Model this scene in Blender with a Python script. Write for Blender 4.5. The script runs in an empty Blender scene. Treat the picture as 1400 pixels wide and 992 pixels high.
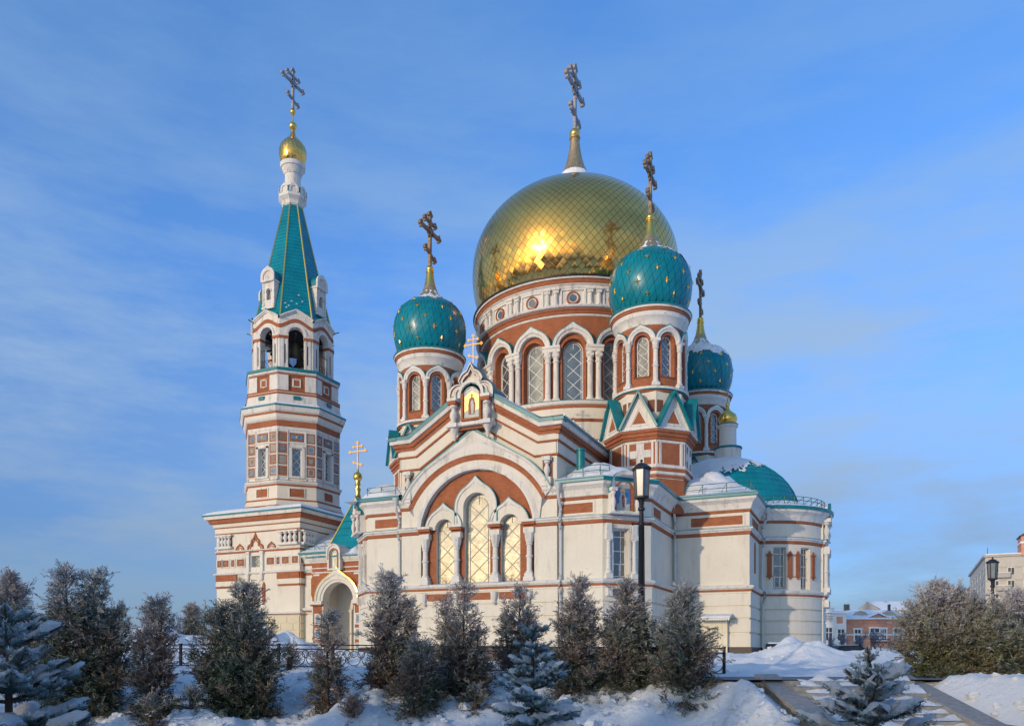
import bpy, bmesh, math, random
import numpy as np
from mathutils import Vector, Matrix, noise
PI = math.pi
R_ = math.radians
random.seed(7)
S = bpy.context.scene
COL = S.collection

# ---------------------------------------------------------------- site frame
# the cathedral stands on the origin, x runs east along its axis; the viewer stands here
CX, CY = 20.7, -57.8
RT = (.911, .412)
FW = (-.412, .911)
def spot(px, t):
    """ground position t metres in front of the viewer on the bearing px"""
    u = (px - 700) / 1060.0
    return CX + t * (FW[0] + u * RT[0]), CY + t * (FW[1] + u * RT[1])
def hz(py, t):
    return (890 - py) / 1060.0 * t

# ---------------------------------------------------------------- materials
MAT = {}
def nodes(name):
    m = bpy.data.materials.new(name); m.use_nodes = True
    nt = m.node_tree
    b = nt.nodes['Principled BSDF']
    MAT[name] = m
    return m, nt, b
def N(nt, t, **k):
    n = nt.nodes.new(t)
    for a, v in k.items(): setattr(n, a, v)
    return n
def ramp(nt, src, stops):
    r = N(nt, 'ShaderNodeValToRGB')
    el = r.color_ramp.elements
    while len(el) < len(stops): el.new(.5)
    for e, (p, c) in zip(el, stops):
        e.position = p; e.color = (*c, 1) if len(c) == 3 else c
    nt.links.new(src, r.inputs[0]); return r
def noise_n(nt, scale, detail=4, rough=.6, vec=None):
    n = N(nt, 'ShaderNodeTexNoise'); n.inputs['Scale'].default_value = scale
    n.inputs['Detail'].default_value = detail; n.inputs['Roughness'].default_value = rough
    if vec is None:
        g = N(nt, 'ShaderNodeNewGeometry'); vec = g.outputs['Position']
    nt.links.new(vec, n.inputs['Vector']); return n
def mixc(nt, fac, a, b, mode='MIX'):
    m = N(nt, 'ShaderNodeMix', data_type='RGBA', blend_type=mode)
    for s, v in ((0, fac), (6, a), (7, b)):
        if hasattr(v, 'links'): nt.links.new(v, m.inputs[s])
        elif s == 0: m.inputs[0].default_value = v
        else: m.inputs[s].default_value = (*v, 1)
    return m.outputs[2]
def bump(nt, b, h, strength=.3, dist=.02):
    n = N(nt, 'ShaderNodeBump'); n.inputs['Strength'].default_value = strength
    n.inputs['Distance'].default_value = dist
    nt.links.new(h, n.inputs['Height']); nt.links.new(n.outputs[0], b.inputs['Normal'])
def plain(name, c, rough=.6, metal=0, spec=.5, ior=1.45, vary=.12, sc=3.0, bmp=0):
    m, nt, b = nodes(name)
    b.inputs['Roughness'].default_value = rough; b.inputs['Metallic'].default_value = metal
    b.inputs['Specular IOR Level'].default_value = spec; b.inputs['IOR'].default_value = ior
    n = noise_n(nt, sc, 6, .65)
    lo = tuple(x * (1 - vary) for x in c); hi = tuple(min(1, x * (1 + vary)) for x in c)
    r = ramp(nt, n.outputs[0], [(.3, lo), (.7, hi)])
    nt.links.new(r.outputs[0], b.inputs['Base Color'])
    if bmp: bump(nt, b, n.outputs[0], bmp, .03)
    return m
def plaster(name, c, dirt, damt):
    m, nt, b = nodes(name)
    b.inputs['Roughness'].default_value = .85
    b.inputs['Specular IOR Level'].default_value = .25
    g = N(nt, 'ShaderNodeNewGeometry')
    big = noise_n(nt, .45, 5, .6)
    base = ramp(nt, big.outputs[0], [(.3, tuple(x * .93 for x in c)), (.7, tuple(min(1, x * 1.04) for x in c))])
    # drips: noise stretched down the wall
    mp = N(nt, 'ShaderNodeMapping'); mp.inputs['Scale'].default_value = (2.2, 2.2, .35)
    nt.links.new(g.outputs['Position'], mp.inputs[0])
    dr = noise_n(nt, 1.0, 8, .7, mp.outputs[0])
    dm = ramp(nt, dr.outputs[0], [(.52, (0, 0, 0)), (.75, (1, 1, 1))])
    chip = noise_n(nt, 5.5, 8, .75)
    cm = ramp(nt, chip.outputs[0], [(.60, (0, 0, 0)), (.64, (1, 1, 1))])
    mu = N(nt, 'ShaderNodeMath', operation='MULTIPLY'); mu.inputs[1].default_value = damt
    nt.links.new(dm.outputs[0], mu.inputs[0])
    c1 = mixc(nt, mu.outputs[0], base.outputs[0], dirt)
    mu2 = N(nt, 'ShaderNodeMath', operation='MULTIPLY'); mu2.inputs[1].default_value = damt * .9
    nt.links.new(cm.outputs[0], mu2.inputs[0])
    c2 = mixc(nt, mu2.outputs[0], c1, tuple(x * .8 for x in dirt))
    nt.links.new(c2, b.inputs['Base Color'])
    fine = noise_n(nt, 18, 6, .7)
    bump(nt, b, fine.outputs[0], .25, .02)
    return m
def brickm(name, c1, c2, mort):
    m, nt, b = nodes(name)
    b.inputs['Roughness'].default_value = .8
    b.inputs['Specular IOR Level'].default_value = .25
    g = N(nt, 'ShaderNodeNewGeometry')
    sx = N(nt, 'ShaderNodeSeparateXYZ'); nt.links.new(g.outputs['Position'], sx.inputs[0])
    ad = N(nt, 'ShaderNodeMath', operation='ADD'); nt.links.new(sx.outputs[0], ad.inputs[0]); nt.links.new(sx.outputs[1], ad.inputs[1])
    cb = N(nt, 'ShaderNodeCombineXYZ'); nt.links.new(ad.outputs[0], cb.inputs[0]); nt.links.new(sx.outputs[2], cb.inputs[1])
    t = N(nt, 'ShaderNodeTexBrick'); nt.links.new(cb.outputs[0], t.inputs['Vector'])
    t.inputs['Scale'].default_value = 1; t.inputs['Brick Width'].default_value = .26
    t.inputs['Row Height'].default_value = .085; t.inputs['Mortar Size'].default_value = .008
    t.inputs['Color1'].default_value = (*c1, 1); t.inputs['Color2'].default_value = (*c2, 1)
    t.inputs['Mortar'].default_value = (*mort, 1)
    n = noise_n(nt, 1.3, 6, .7)
    r = ramp(nt, n.outputs[0], [(.3, (.78, .76, .76)), (.7, (1.12, 1.1, 1.1))])
    c = mixc(nt, 1, t.outputs[0], r.outputs[0], 'MULTIPLY')
    nt.links.new(c, b.inputs['Base Color'])
    bump(nt, b, t.outputs['Fac'], -.4, .01)
    return m

plaster('cream', (.70, .645, .55), (.34, .29, .23), .36)
plaster('white', (.68, .65, .60), (.20, .17, .14), .75)
plaster('ochre', (.60, .53, .39), (.34, .29, .21), .25)
brickm('brick', (.39, .125, .050), (.31, .095, .042), (.30, .15, .09))
plain('brick_dark', (.20, .075, .045), .8)
plain('teal', (.002, .17, .20), .38, 0, .5, vary=.25, sc=1.5)
plain('teal_seam', (.001, .09, .115), .45)
plain('gold_seam', (.22, .13, .05), .5, .6)
plain('gold_matt', (.45, .27, .08), .5, .8, vary=.2, sc=6)
plain('teal_tile', (.001, .20, .26), .28, 0, .45, vary=.2, sc=.8)
plain('gold', (.85, .54, .13), .27, 1, vary=.06)
plain('gold_tile', (1.0, .52, .135), .15, 1, vary=.10, sc=.7)
plain('gold_dull', (.52, .37, .20), .42, .8, vary=.3, sc=6)
plain('frost_bronze', (.22, .165, .115), .6, .35, vary=.6, sc=9, bmp=.4)
plain('frost_metal', (.27, .265, .28), .6, .1, vary=.5, sc=9, bmp=.4)
plain('granite', (.050, .032, .030), .5, vary=.3, sc=9)
plain('iron', (.022, .022, .026), .5, .3, vary=.3, sc=10)
plain('rail_green', (.02, .12, .11), .5)
plain('pipe', (.55, .56, .55), .45, .2, vary=.08)
plain('dark', (.018, .016, .015), .8)
plain('bronze', (.10, .085, .06), .4, .8)
plain('stone', (.33, .28, .19), .85, vary=.25, sc=5, bmp=.3)
plain('stone_top', (.26, .25, .24), .8, vary=.25, sc=6, bmp=.3)
plain('bark', (.085, .055, .04), .9, vary=.35, sc=14, bmp=.4)
plain('frame', (.72, .72, .69), .6)
plain('lamp_glass', (.20, .22, .235), .25, vary=.15)
plain('tile_blue', (.10, .22, .38), .35, vary=.5, sc=9)
plain('tile_brown', (.23, .14, .095), .4, vary=.6, sc=11)
plain('tile_grey', (.30, .27, .24), .4, vary=.5, sc=11)
plain('icon_gold', (.75, .55, .20), .35, .3, vary=.25, sc=12)
plain('icon_blue', (.06, .20, .50), .5, vary=.3, sc=10)
plain('icon_robe', (.26, .09, .05), .6, vary=.4, sc=14)
plain('icon_skin', (.50, .28, .15), .6, vary=.2, sc=14)
plain('icon_pale', (.45, .50, .48), .6, vary=.4, sc=14)
plain('door_paint', (.68, .62, .48), .6)
plain('asphalt', (.16, .165, .175), .9, vary=.3, sc=2.5, bmp=.2)
def glassm(name, c, ior, rough):
    m, nt, b = nodes(name)
    n = noise_n(nt, 1.5, 3, .5)
    r = ramp(nt, n.outputs[0], [(.35, tuple(x * .6 for x in c)), (.65, tuple(x * 1.3 for x in c))])
    nt.links.new(r.outputs[0], b.inputs['Base Color'])
    b.inputs['Roughness'].default_value = rough; b.inputs['IOR'].default_value = ior
    bump(nt, b, n.outputs[0], .22, .08)
glassm('glass', (.07, .085, .10), 2.3, .06)
glassm('glass_pale', (.20, .21, .19), 2.0, .12)
glassm('glass_sky_glow', (.40, .375, .28), 2.4, .07)  # pale base colour paints in the sky glow reflected by the gable panes
plain('muntin', (.36, .35, .31), .6)
def snowm():
    m, nt, b = nodes('snow')
    b.inputs['Roughness'].default_value = .75; b.inputs['Specular IOR Level'].default_value = .3
    n = noise_n(nt, 1.1, 8, .65)
    r = ramp(nt, n.outputs[0], [(.3, (.82, .84, .88)), (.7, (.90, .91, .93))])
    nt.links.new(r.outputs[0], b.inputs['Base Color'])
    f = noise_n(nt, 5, 12, .78)
    bump(nt, b, f.outputs[0], 1.0, .13)
    b.inputs['Subsurface Weight'].default_value = 0
snowm()
def leafm(name, rough=.8):
    m, nt, b = nodes(name)
    a = N(nt, 'ShaderNodeVertexColor'); a.layer_name = 'tint'
    nt.links.new(a.outputs[0], b.inputs['Base Color'])
    b.inputs['Roughness'].default_value = rough
    b.inputs['Specular IOR Level'].default_value = .2
leafm('leaf')

# ---------------------------------------------------------------- mesh builder
class MB:
    def __init__(s): s.v = []; s.f = []; s.m = []; s.s = []
    def add(s, pts): i = len(s.v); s.v.extend(pts); return i
    def poly(s, pts, mat, sm=False):
        i = s.add(pts); s.f.append(tuple(range(i, i + len(pts)))); s.m.append(mat); s.s.append(sm)
    def strip(s, A, B, mat, sm=False, closed=False):
        n = len(A); i = s.add(A); j = s.add(B)
        for k in range(n if closed else n - 1):
            q = (k + 1) % n
            s.f.append((i + k, i + q, j + q, j + k)); s.m.append(mat); s.s.append(sm)
    def grid(s, rows, mats, sm=False, closed=False):
        """rows: equal-length point lists; mats: one name or one per gap"""
        n = len(rows[0]); ids = [s.add(r) for r in rows]
        for a in range(len(rows) - 1):
            mt = mats if isinstance(mats, str) else mats[a]
            if mt is None: continue
            i, j = ids[a], ids[a + 1]
            for k in range(n if closed else n - 1):
                q = (k + 1) % n
                s.f.append((i + k, i + q, j + q, j + k)); s.m.append(mt); s.s.append(sm)
    def box(s, P, s0, s1, d0, d1, z0, z1, mat, ns=1, back=False):
        for a in range(ns):
            sa = s0 + (s1 - s0) * a / ns; sb = s0 + (s1 - s0) * (a + 1) / ns
            s.poly([P(sa, d1, z0), P(sb, d1, z0), P(sb, d1, z1), P(sa, d1, z1)], mat)
            s.poly([P(sa, d0, z1), P(sb, d0, z1), P(sb, d1, z1), P(sa, d1, z1)], mat)
            s.poly([P(sa, d0, z0), P(sb, d0, z0), P(sb, d1, z0), P(sa, d1, z0)], mat)
            if back: s.poly([P(sa, d0, z0), P(sb, d0, z0), P(sb, d0, z1), P(sa, d0, z1)], mat)
        for q in (s0, s1):
            s.poly([P(q, d0, z0), P(q, d1, z0), P(q, d1, z1), P(q, d0, z1)], mat)
    def prism(s, P, pts, d0, d1, mat, back=False, side=None):
        """pts: closed outline in (s,z); front at d1"""
        s.poly([P(a, d1, b) for a, b in pts], mat)
        if back: s.poly([P(a, d0, b) for a, b in pts], mat)
        s.strip([P(a, d0, b) for a, b in pts], [P(a, d1, b) for a, b in pts], side or mat, closed=True)
    def lathe(s, c, prof, mats, seg=24, sm=True, a0=0, a1=2 * PI, rot=0):
        full = abs(a1 - a0 - 2 * PI) < 1e-6
        n = seg if full else seg + 1
        rows = []
        for r, z in prof:
            rows.append([(c[0] + r * math.cos(rot + a0 + (a1 - a0) * k / seg), c[1] + r * math.sin(rot + a0 + (a1 - a0) * k / seg), c[2] + z) for k in range(n)])
        s.grid(rows, mats, sm, full)
    def lathe_at(s, P, sc, d, prof, mats, seg=10, sm=True):
        rows = [[P(sc + r * math.cos(2 * PI * k / seg), d + r * math.sin(2 * PI * k / seg), z) for k in range(seg)] for r, z in prof]
        s.grid(rows, mats, sm, True)
    def plan(s, path, prof, mats, closed=True, sm=False):
        """sweep a (offset, z) profile along a plan path, outside on the right of travel"""
        n = len(path); nor = []
        for i in range(n):
            a = path[i - 1] if (i > 0 or closed) else None
            b = path[i]; c = path[(i + 1) % n] if (i < n - 1 or closed) else None
            def nn(p, q):
                dx, dy = q[0] - p[0], q[1] - p[1]; l = math.hypot(dx, dy) or 1
                return dy / l, -dx / l
            if a is None: m_ = nn(b, c)
            elif c is None: m_ = nn(a, b)
            else:
                n1 = nn(a, b); n2 = nn(b, c)
                k = 1 + n1[0] * n2[0] + n1[1] * n2[1]; k = max(k, .25)
                m_ = ((n1[0] + n2[0]) / k, (n1[1] + n2[1]) / k)
            nor.append(m_)
        rows = [[(p[0] + o * q[0], p[1] + o * q[1], z) for p, q in zip(path, nor)] for o, z in prof]
        s.grid(rows, mats, sm, closed)
    def sweep(s, P, path, prof, mats, closed=False):
        """sweep an (n, d) profile along a path in the (s,z) facade plane; n on the left of travel"""
        n = len(path); nor = []
        for i in range(n):
            a = path[i - 1] if (i > 0 or closed) else None
            b = path[i]; c = path[(i + 1) % n] if (i < n - 1 or closed) else None
            def nn(p, q):
                dx, dy = q[0] - p[0], q[1] - p[1]; l = math.hypot(dx, dy) or 1
                return -dy / l, dx / l
            if a is None: m_ = nn(b, c)
            elif c is None: m_ = nn(a, b)
            else:
                n1 = nn(a, b); n2 = nn(b, c)
                k = max(1 + n1[0] * n2[0] + n1[1] * n2[1], .35)
                m_ = ((n1[0] + n2[0]) / k, (n1[1] + n2[1]) / k)
            nor.append(m_)
        rows = [[P(p[0] + o * q[0], d, p[1] + o * q[1]) for p, q in zip(path, nor)] for o, d in prof]
        s.grid(rows, mats, False, closed)
        if not closed:
            for e in (0, -1): s.poly([r[e] for r in rows], mats if isinstance(mats, str) else mats[0])
    def tube(s, pts, r, mat, seg=6, sm=True, r2=None):
        rows = []; n = len(pts)
        for i, p in enumerate(pts):
            p = Vector(p)
            d = Vector(pts[min(i + 1, n - 1)]) - Vector(pts[max(i - 1, 0)])
            d.normalize()
            u = d.cross(Vector((0, 0, 1)))
            if u.length < .1: u = d.cross(Vector((1, 0, 0)))
            u.normalize(); w = d.cross(u)
            rr = r if r2 is None else r + (r2 - r) * i / (n - 1)
            rows.append([tuple(p + rr * (math.cos(2 * PI * k / seg) * u + math.sin(2 * PI * k / seg) * w)) for k in range(seg)])
        s.grid(rows, mat, sm, True)
        s.poly(rows[0], mat); s.poly(rows[-1], mat)
    def bar(s, P, a, b, w, d0, d1, mat, back=False):
        """straight bar in the facade plane from a to b (s,z)"""
        dx, dz = b[0] - a[0], b[1] - a[1]; l = math.hypot(dx, dz)
        if l < 1e-6: return
        nx, nz = -dz / l * w / 2, dx / l * w / 2
        q = [(a[0] + nx, a[1] + nz), (b[0] + nx, b[1] + nz), (b[0] - nx, b[1] - nz), (a[0] - nx, a[1] - nz)]
        s.prism(P, q, d0, d1, mat, back=back)
    def ball(s, c, r, mat, seg=12, rz=None):
        rz = rz or r
        prof = [(max(1e-4, r * math.sin(PI * i / 8)), -rz * math.cos(PI * i / 8)) for i in range(9)]
        s.lathe(c, prof, mat, seg)
    def build(s, name, parent=None, loc=(0, 0, 0), rot=0, normals=None, recalc=True):
        me = bpy.data.meshes.new(name)
        me.from_pydata([tuple(map(float, p)) for p in s.v], [], s.f)
        names = []
        for m in s.m:
            if m not in names: names.append(m)
        for n_ in names: me.materials.append(MAT[n_])
        ix = {n_: i for i, n_ in enumerate(names)}
        me.polygons.foreach_set('material_index', [ix[m] for m in s.m])
        me.polygons.foreach_set('use_smooth', s.s)
        if recalc:
            bm = bmesh.new(); bm.from_mesh(me)
            bmesh.ops.remove_doubles(bm, verts=bm.verts, dist=.0004)
            bmesh.ops.recalc_face_normals(bm, faces=bm.faces)
            bm.to_mesh(me); bm.free()
            fl = [q.use_smooth for q in me.polygons]
            if any(fl):
                me.set_sharp_from_angle(angle=R_(38)); me.polygons.foreach_set('use_smooth', fl)
        me.update()
        if normals is not None: me.normals_split_custom_set(normals)
        o = bpy.data.objects.new(name, me); COL.objects.link(o)
        o.parent = parent; o.location = loc; o.rotation_euler = (0, 0, rot)
        return o
def empty(name, loc=(0, 0, 0), parent=None, rot=0):
    o = bpy.data.objects.new(name, None); COL.objects.link(o); o.location = loc; o.parent = parent
    o.rotation_euler = (0, 0, rot); o.empty_display_size = .3
    return o
def tag(o, label=None, cat=None, group=None, kind=None):
    if label: o['label'] = label
    if cat: o['category'] = cat
    if group: o['group'] = group
    if kind: o['kind'] = kind
    return o
def kids(o): return [c for c in bpy.data.objects if c.parent == o]
def copy_tree(o, parent=None, loc=None, rot=None):
    c = o.copy(); COL.objects.link(c); c.parent = parent
    if loc is not None: c.location = loc
    if rot is not None: c.rotation_euler = (0, 0, rot)
    for ch in kids(o): copy_tree(ch, c)
    return c

def plane(ax, ay, bx, by, d=0):
    l = math.hypot(bx - ax, by - ay); ux, uy = (bx - ax) / l, (by - ay) / l
    def P(s, dd, z): return (ax + s * ux + (dd + d) * uy, ay + s * uy - (dd + d) * ux, z)
    P.len = l
    return P
def cyl(cx, cy, r, az0=0):
    def P(s, d, z):
        a = az0 + s / r
        return (cx + (r + d) * math.cos(a), cy + (r + d) * math.sin(a), z)
    return P

def ring(sc, r, zs, zb=None, og=0, n=20, ends=None):
    """arch outline left to right; zb: foot of the legs; og: keel height; ends: z where a flatter arc stops"""
    pts = []
    a0 = 0 if ends is None else math.asin(max(-1, min(1, (ends - zs) / r)))
    if zb is not None: pts.append((sc - r, zb))
    for i in range(n + 1):
        a = PI - a0 - (PI - 2 * a0) * i / n
        x = r * math.cos(a); z = r * math.sin(a)
        if og:
            k = abs(a - PI / 2) / .62
            if k < 1: z += og * (1 - k) ** 2 ; x *= .8 + .2 * k
        pts.append((sc + x, zs + z))
    if zb is not None: pts.append((sc + r, zb))
    return pts
def archband(mb, P, rings, mats):
    """rings: list of (outline, depth); strips between successive outlines, closed at the feet"""
    rows = [[P(a, d, z) for a, z in o] for o, d in rings]
    mb.grid(rows, mats)
    for e in (0, -1): mb.poly([r[e] for r in rows], mats if isinstance(mats, str) else mats[0])

def wall(mb, P, s0, s1, z0, ztop, ops, mat, ds=99, dep=.3, rmat=None, d=0, extra=()):
    """facade sheet with arched or square openings. op=(sc,half,zb,zs,'arch'|'rect')"""
    zt = ztop if callable(ztop) else (lambda s: ztop)
    bk = {s0, s1, *extra}
    for o in ops:
        for i in range(13): bk.add(o[0] - o[1] * math.cos(PI * i / 12)) if o[4] == 'arch' else None
        bk.add(o[0] - o[1]); bk.add(o[0] + o[1])
    bk = sorted(b for b in bk if s0 - 1e-6 <= b <= s1 + 1e-6)
    out = [bk[0]]
    for b in bk[1:]:
        k = max(1, math.ceil((b - out[-1]) / ds)); a = out[-1]
        for i in range(1, k + 1): out.append(a + (b - a) * i / k)
    for a, b in zip(out, out[1:]):
        if b - a < 1e-5: continue
        m = (a + b) / 2; op = None
        for o in ops:
            if abs(m - o[0]) < o[1]: op = o
        if op is None:
            mb.poly([P(a, d, z0), P(b, d, z0), P(b, d, zt(b)), P(a, d, zt(a))], mat)
        else:
            sc, h, zb, zs, ty = op
            az = lambda q: zs if ty == 'rect' else zs + math.sqrt(max(0, h * h - (q - sc) ** 2))
            if zb > z0 + 1e-4: mb.poly([P(a, d, z0), P(b, d, z0), P(b, d, zb), P(a, d, zb)], mat)
            mb.poly([P(a, d, az(a)), P(b, d, az(b)), P(b, d, zt(b)), P(a, d, zt(a))], mat)
    for sc, h, zb, zs, ty in ops:
        o = outline(sc, h, zb, zs, ty)
        mb.strip([P(a, d, z) for a, z in o], [P(a, d - dep, z) for a, z in o], rmat or mat, closed=True)
def outline(sc, h, zb, zs, ty):
    if ty == 'rect': return [(sc - h, zb), (sc - h, zs), (sc + h, zs), (sc + h, zb)]
    return [(sc - h, zb)] + [(sc - h * math.cos(PI * i / 12), zs + h * math.sin(PI * i / 12)) for i in range(13)] + [(sc + h, zb)]

def glazing(P, sc, h, zb, zs, ty, d, glass='glass', inset=.12, pitch=.6, bw=.05, lattice=True, bars=None, frame='frame'):
    """a window: pane, rim and diamond lattice, one mesh"""
    mb = MB()
    o = outline(sc, h - .002, zb + .002, zs, ty)
    n = len(o)
    if ty == 'arch':
        ar = o[1:-1]
        for a, b in zip(ar, ar[1:]):
            mb.poly([P(a[0], d, zb), P(b[0], d, zb), P(b[0], d, b[1]), P(a[0], d, a[1])], glass)
    else: mb.poly([P(a, d, z) for a, z in o], glass)
    dd = d + .03
    def rim(hh, zz, w):
        q = outline(sc, hh, zz, zs, ty); q2 = outline(sc, hh - w, zz + w, zs if ty == 'arch' else zs - w, ty)
        A = [P(a, dd, z) for a, z in q]; B = [P(a, dd, z) for a, z in q2]
        mb.strip(A, B, frame, closed=True)
        mb.strip([P(a, d, z) for a, z in q2], B, frame, closed=True)
    rim(h - .004, zb, bw * 1.2)
    wi = h - inset
    if lattice:
        for sg in (-1, 1):
            mb.bar(P, (sc + sg * wi, zb), (sc + sg * wi, zs), bw * .8, d, dd, frame)
        if ty == 'arch':
            q = [(sc - wi * math.cos(PI * i / 10), zs + wi * math.sin(PI * i / 10)) for i in range(11)]
            for a, b in zip(q, q[1:]): mb.bar(P, a, b, bw * .8, d, dd, frame)
            mb.bar(P, (sc, zs + wi * .35), (sc, zs + h), bw * .8, d, dd, frame)
        inside = lambda x, z: zb <= z <= (zs if abs(x - sc) > wi or ty == 'rect' else zs + math.sqrt(max(0, wi * wi - (x - sc) ** 2)))
        k = -1; top = zs + (wi * .35 if ty == 'arch' else 0)
        z = top - pitch / 2
        while z > zb - pitch:
            for sg in (-1, 1):
                a = (sc - sg * wi, z - pitch / 2); b = (sc + sg * wi, z + pitch / 2)
                if a[1] < zb:
                    f = (zb - a[1]) / pitch; a = (a[0] + (b[0] - a[0]) * f, zb)
                if a[1] < b[1]: mb.bar(P, a, b, bw * .75, d, dd - .005 * (sg > 0), frame)
            z -= pitch
        # small ties between rim and lattice
        z = top - pitch
        while z > zb:
            for sg in (-1, 1): mb.bar(P, (sc + sg * wi, z), (sc + sg * h, z), bw * .7, d, dd, frame)
            z -= pitch
    if bars:
        for a, b, c, e in bars: mb.bar(P, (sc + a * h, zb + b * (zs - zb)), (sc + c * h, zb + e * (zs - zb)), bw, d, dd, frame)
    return mb
CASE = [(.35, 0, .35, 1), (-1, .85, 1, .85), (-1, .56, 1, .56), (-1, .30, 1, .30), (-1, .05, 1, .05), (-.6, .05, -.6, .30), (.2, .05, .2, .30)]
# ---------------------------------------------------------------- domes and crosses
def smooth_prof(pr, k=8):
    out = []
    n = len(pr)
    for i in range(n - 1):
        p0 = pr[max(i - 1, 0)]; p1 = pr[i]; p2 = pr[i + 1]; p3 = pr[min(i + 2, n - 1)]
        for j in range(k):
            t = j / k
            out.append(tuple(.5 * ((2 * p1[a]) + (p2[a] - p0[a]) * t + (2 * p0[a] - 5 * p1[a] + 4 * p2[a] - p3[a]) * t * t + (3 * p1[a] - p0[a] - 3 * p2[a] + p3[a]) * t ** 3) for a in (0, 1)))
    out.append(pr[-1]); return out
class Prof:
    def __init__(s, pr):
        s.p = smooth_prof(pr); s.l = [0]
        for a, b in zip(s.p, s.p[1:]): s.l.append(s.l[-1] + math.hypot(b[0] - a[0], b[1] - a[1]))
        s.L = s.l[-1]
    def at(s, u):
        u = max(0, min(s.L, u))
        lo = 0; hi = len(s.l) - 1
        while hi - lo > 1:
            m = (lo + hi) // 2
            if s.l[m] <= u: lo = m
            else: hi = m
        f = (u - s.l[lo]) / max(1e-9, s.l[hi] - s.l[lo])
        a, b = s.p[lo], s.p[hi]
        r = a[0] + (b[0] - a[0]) * f; z = a[1] + (b[1] - a[1]) * f
        dr, dz = b[0] - a[0], b[1] - a[1]; l = math.hypot(dr, dz) or 1
        return r, z, dz / l, -dr / l      # radius, height, normal (radial, up)
def tiled_dome(name, pr, N, aspect, mat, seam, parent, gap=.04, lift=.02, jit=lambda z: .01, twist=0, stars=None, loc=(0, 0, 0), rmin=.05, top_mat=None, seed=3, seamw=1):
    rnd = random.Random(seed); P = Prof(pr); mb = MB(); nor = []
    # levels
    lv = [0.0]
    while lv[-1] < P.L:
        r = P.at(lv[-1])[0]
        if r < rmin * P.p[0][0] * 2 and lv[-1] > P.L * .5: break
        lv.append(lv[-1] + max(.03, PI * r / N * aspect))
    def pt(i, j, lf=0):
        u = lv[i]; r, z, nr, nz = P.at(u)
        a = 2 * PI * (j + (i % 2) / 2 + twist * i) / N
        n = (nr * math.cos(a), nr * math.sin(a), nz)
        return (r * math.cos(a) + lf * n[0], r * math.sin(a) + lf * n[1], z + lf * n[2]), n
    # base skin
    seg = N * 2 if N < 50 else N
    k = 40; us = [P.L * i / k for i in range(k + 1)]
    rows = []
    for u in us:
        r, z, nr, nz = P.at(u); rows.append([((r) * math.cos(2 * PI * q / seg), (r) * math.sin(2 * PI * q / seg), z) for q in range(seg)])
    vn = []
    for u in us:
        r, z, nr, nz = P.at(u)
        vn += [(nr * math.cos(2 * PI * q / seg), nr * math.sin(2 * PI * q / seg), nz) for q in range(seg)]
    mb.grid(rows, seam, True, True)
    for f in mb.f: nor += [vn[i] for i in f]
    for i in range(len(lv) - 2):
        for j in range(N):
            if i % 2 == 0: q = [(i, j), (i + 1, j), (i + 2, j), (i + 1, j - 1)]
            else: q = [(i, j), (i + 1, j + 1), (i + 2, j), (i + 1, j)]
            pn = [pt(a, b, lift) for a, b in q]
            c = [sum(p[0][x] for p in pn) / 4 for x in range(3)]
            J = jit(c[2]); jx = [rnd.gauss(0, J) for _ in range(3)]
            pts = [tuple(c[x] + (p[0][x] - c[x]) * (1 - gap) for x in range(3)) for p in pn]
            mb.poly(pts, mat, True)
            for p in pn:
                v = Vector((p[1][0] + jx[0], p[1][1] + jx[1], p[1][2] + jx[2])).normalized(); nor.append(tuple(v))
    if stars:
        rowsn, cols, size = stars
        for i in range(rowsn):
            u = P.L * (.10 + .62 * i / rowsn); r, z, nr, nz = P.at(u)
            for j in range(cols):
                a = 2 * PI * (j + .5 * (i % 2) + .17 * i) / cols
                n = Vector((nr * math.cos(a), nr * math.sin(a), nz)); t1 = Vector((-math.sin(a), math.cos(a), 0)); t2 = n.cross(t1)
                c = Vector((r * math.cos(a), r * math.sin(a), z)) + n * (lift + .03)
                s_ = size * (.7 + .3 * r / 2.6)
                o = []
                for k8 in range(8):
                    R0 = s_ if k8 % 2 == 0 else s_ * .34
                    b = PI / 4 * k8; o.append(tuple(c + t1 * R0 * math.cos(b) + t2 * R0 * math.sin(b) - n * .02))
                top = tuple(c + n * .04)
                for k8 in range(8):
                    tri = [o[k8], o[(k8 + 1) % 8], top]; mb.poly(tri, 'gold')
                    e = (Vector(tri[1]) - Vector(tri[0])).cross(Vector(tri[2]) - Vector(tri[0])).normalized()
                    if e.dot(n) < 0: e = -e
                    nor += [tuple(e)] * 3
    return mb.build(name, parent, loc, normals=nor, recalc=False)

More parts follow.
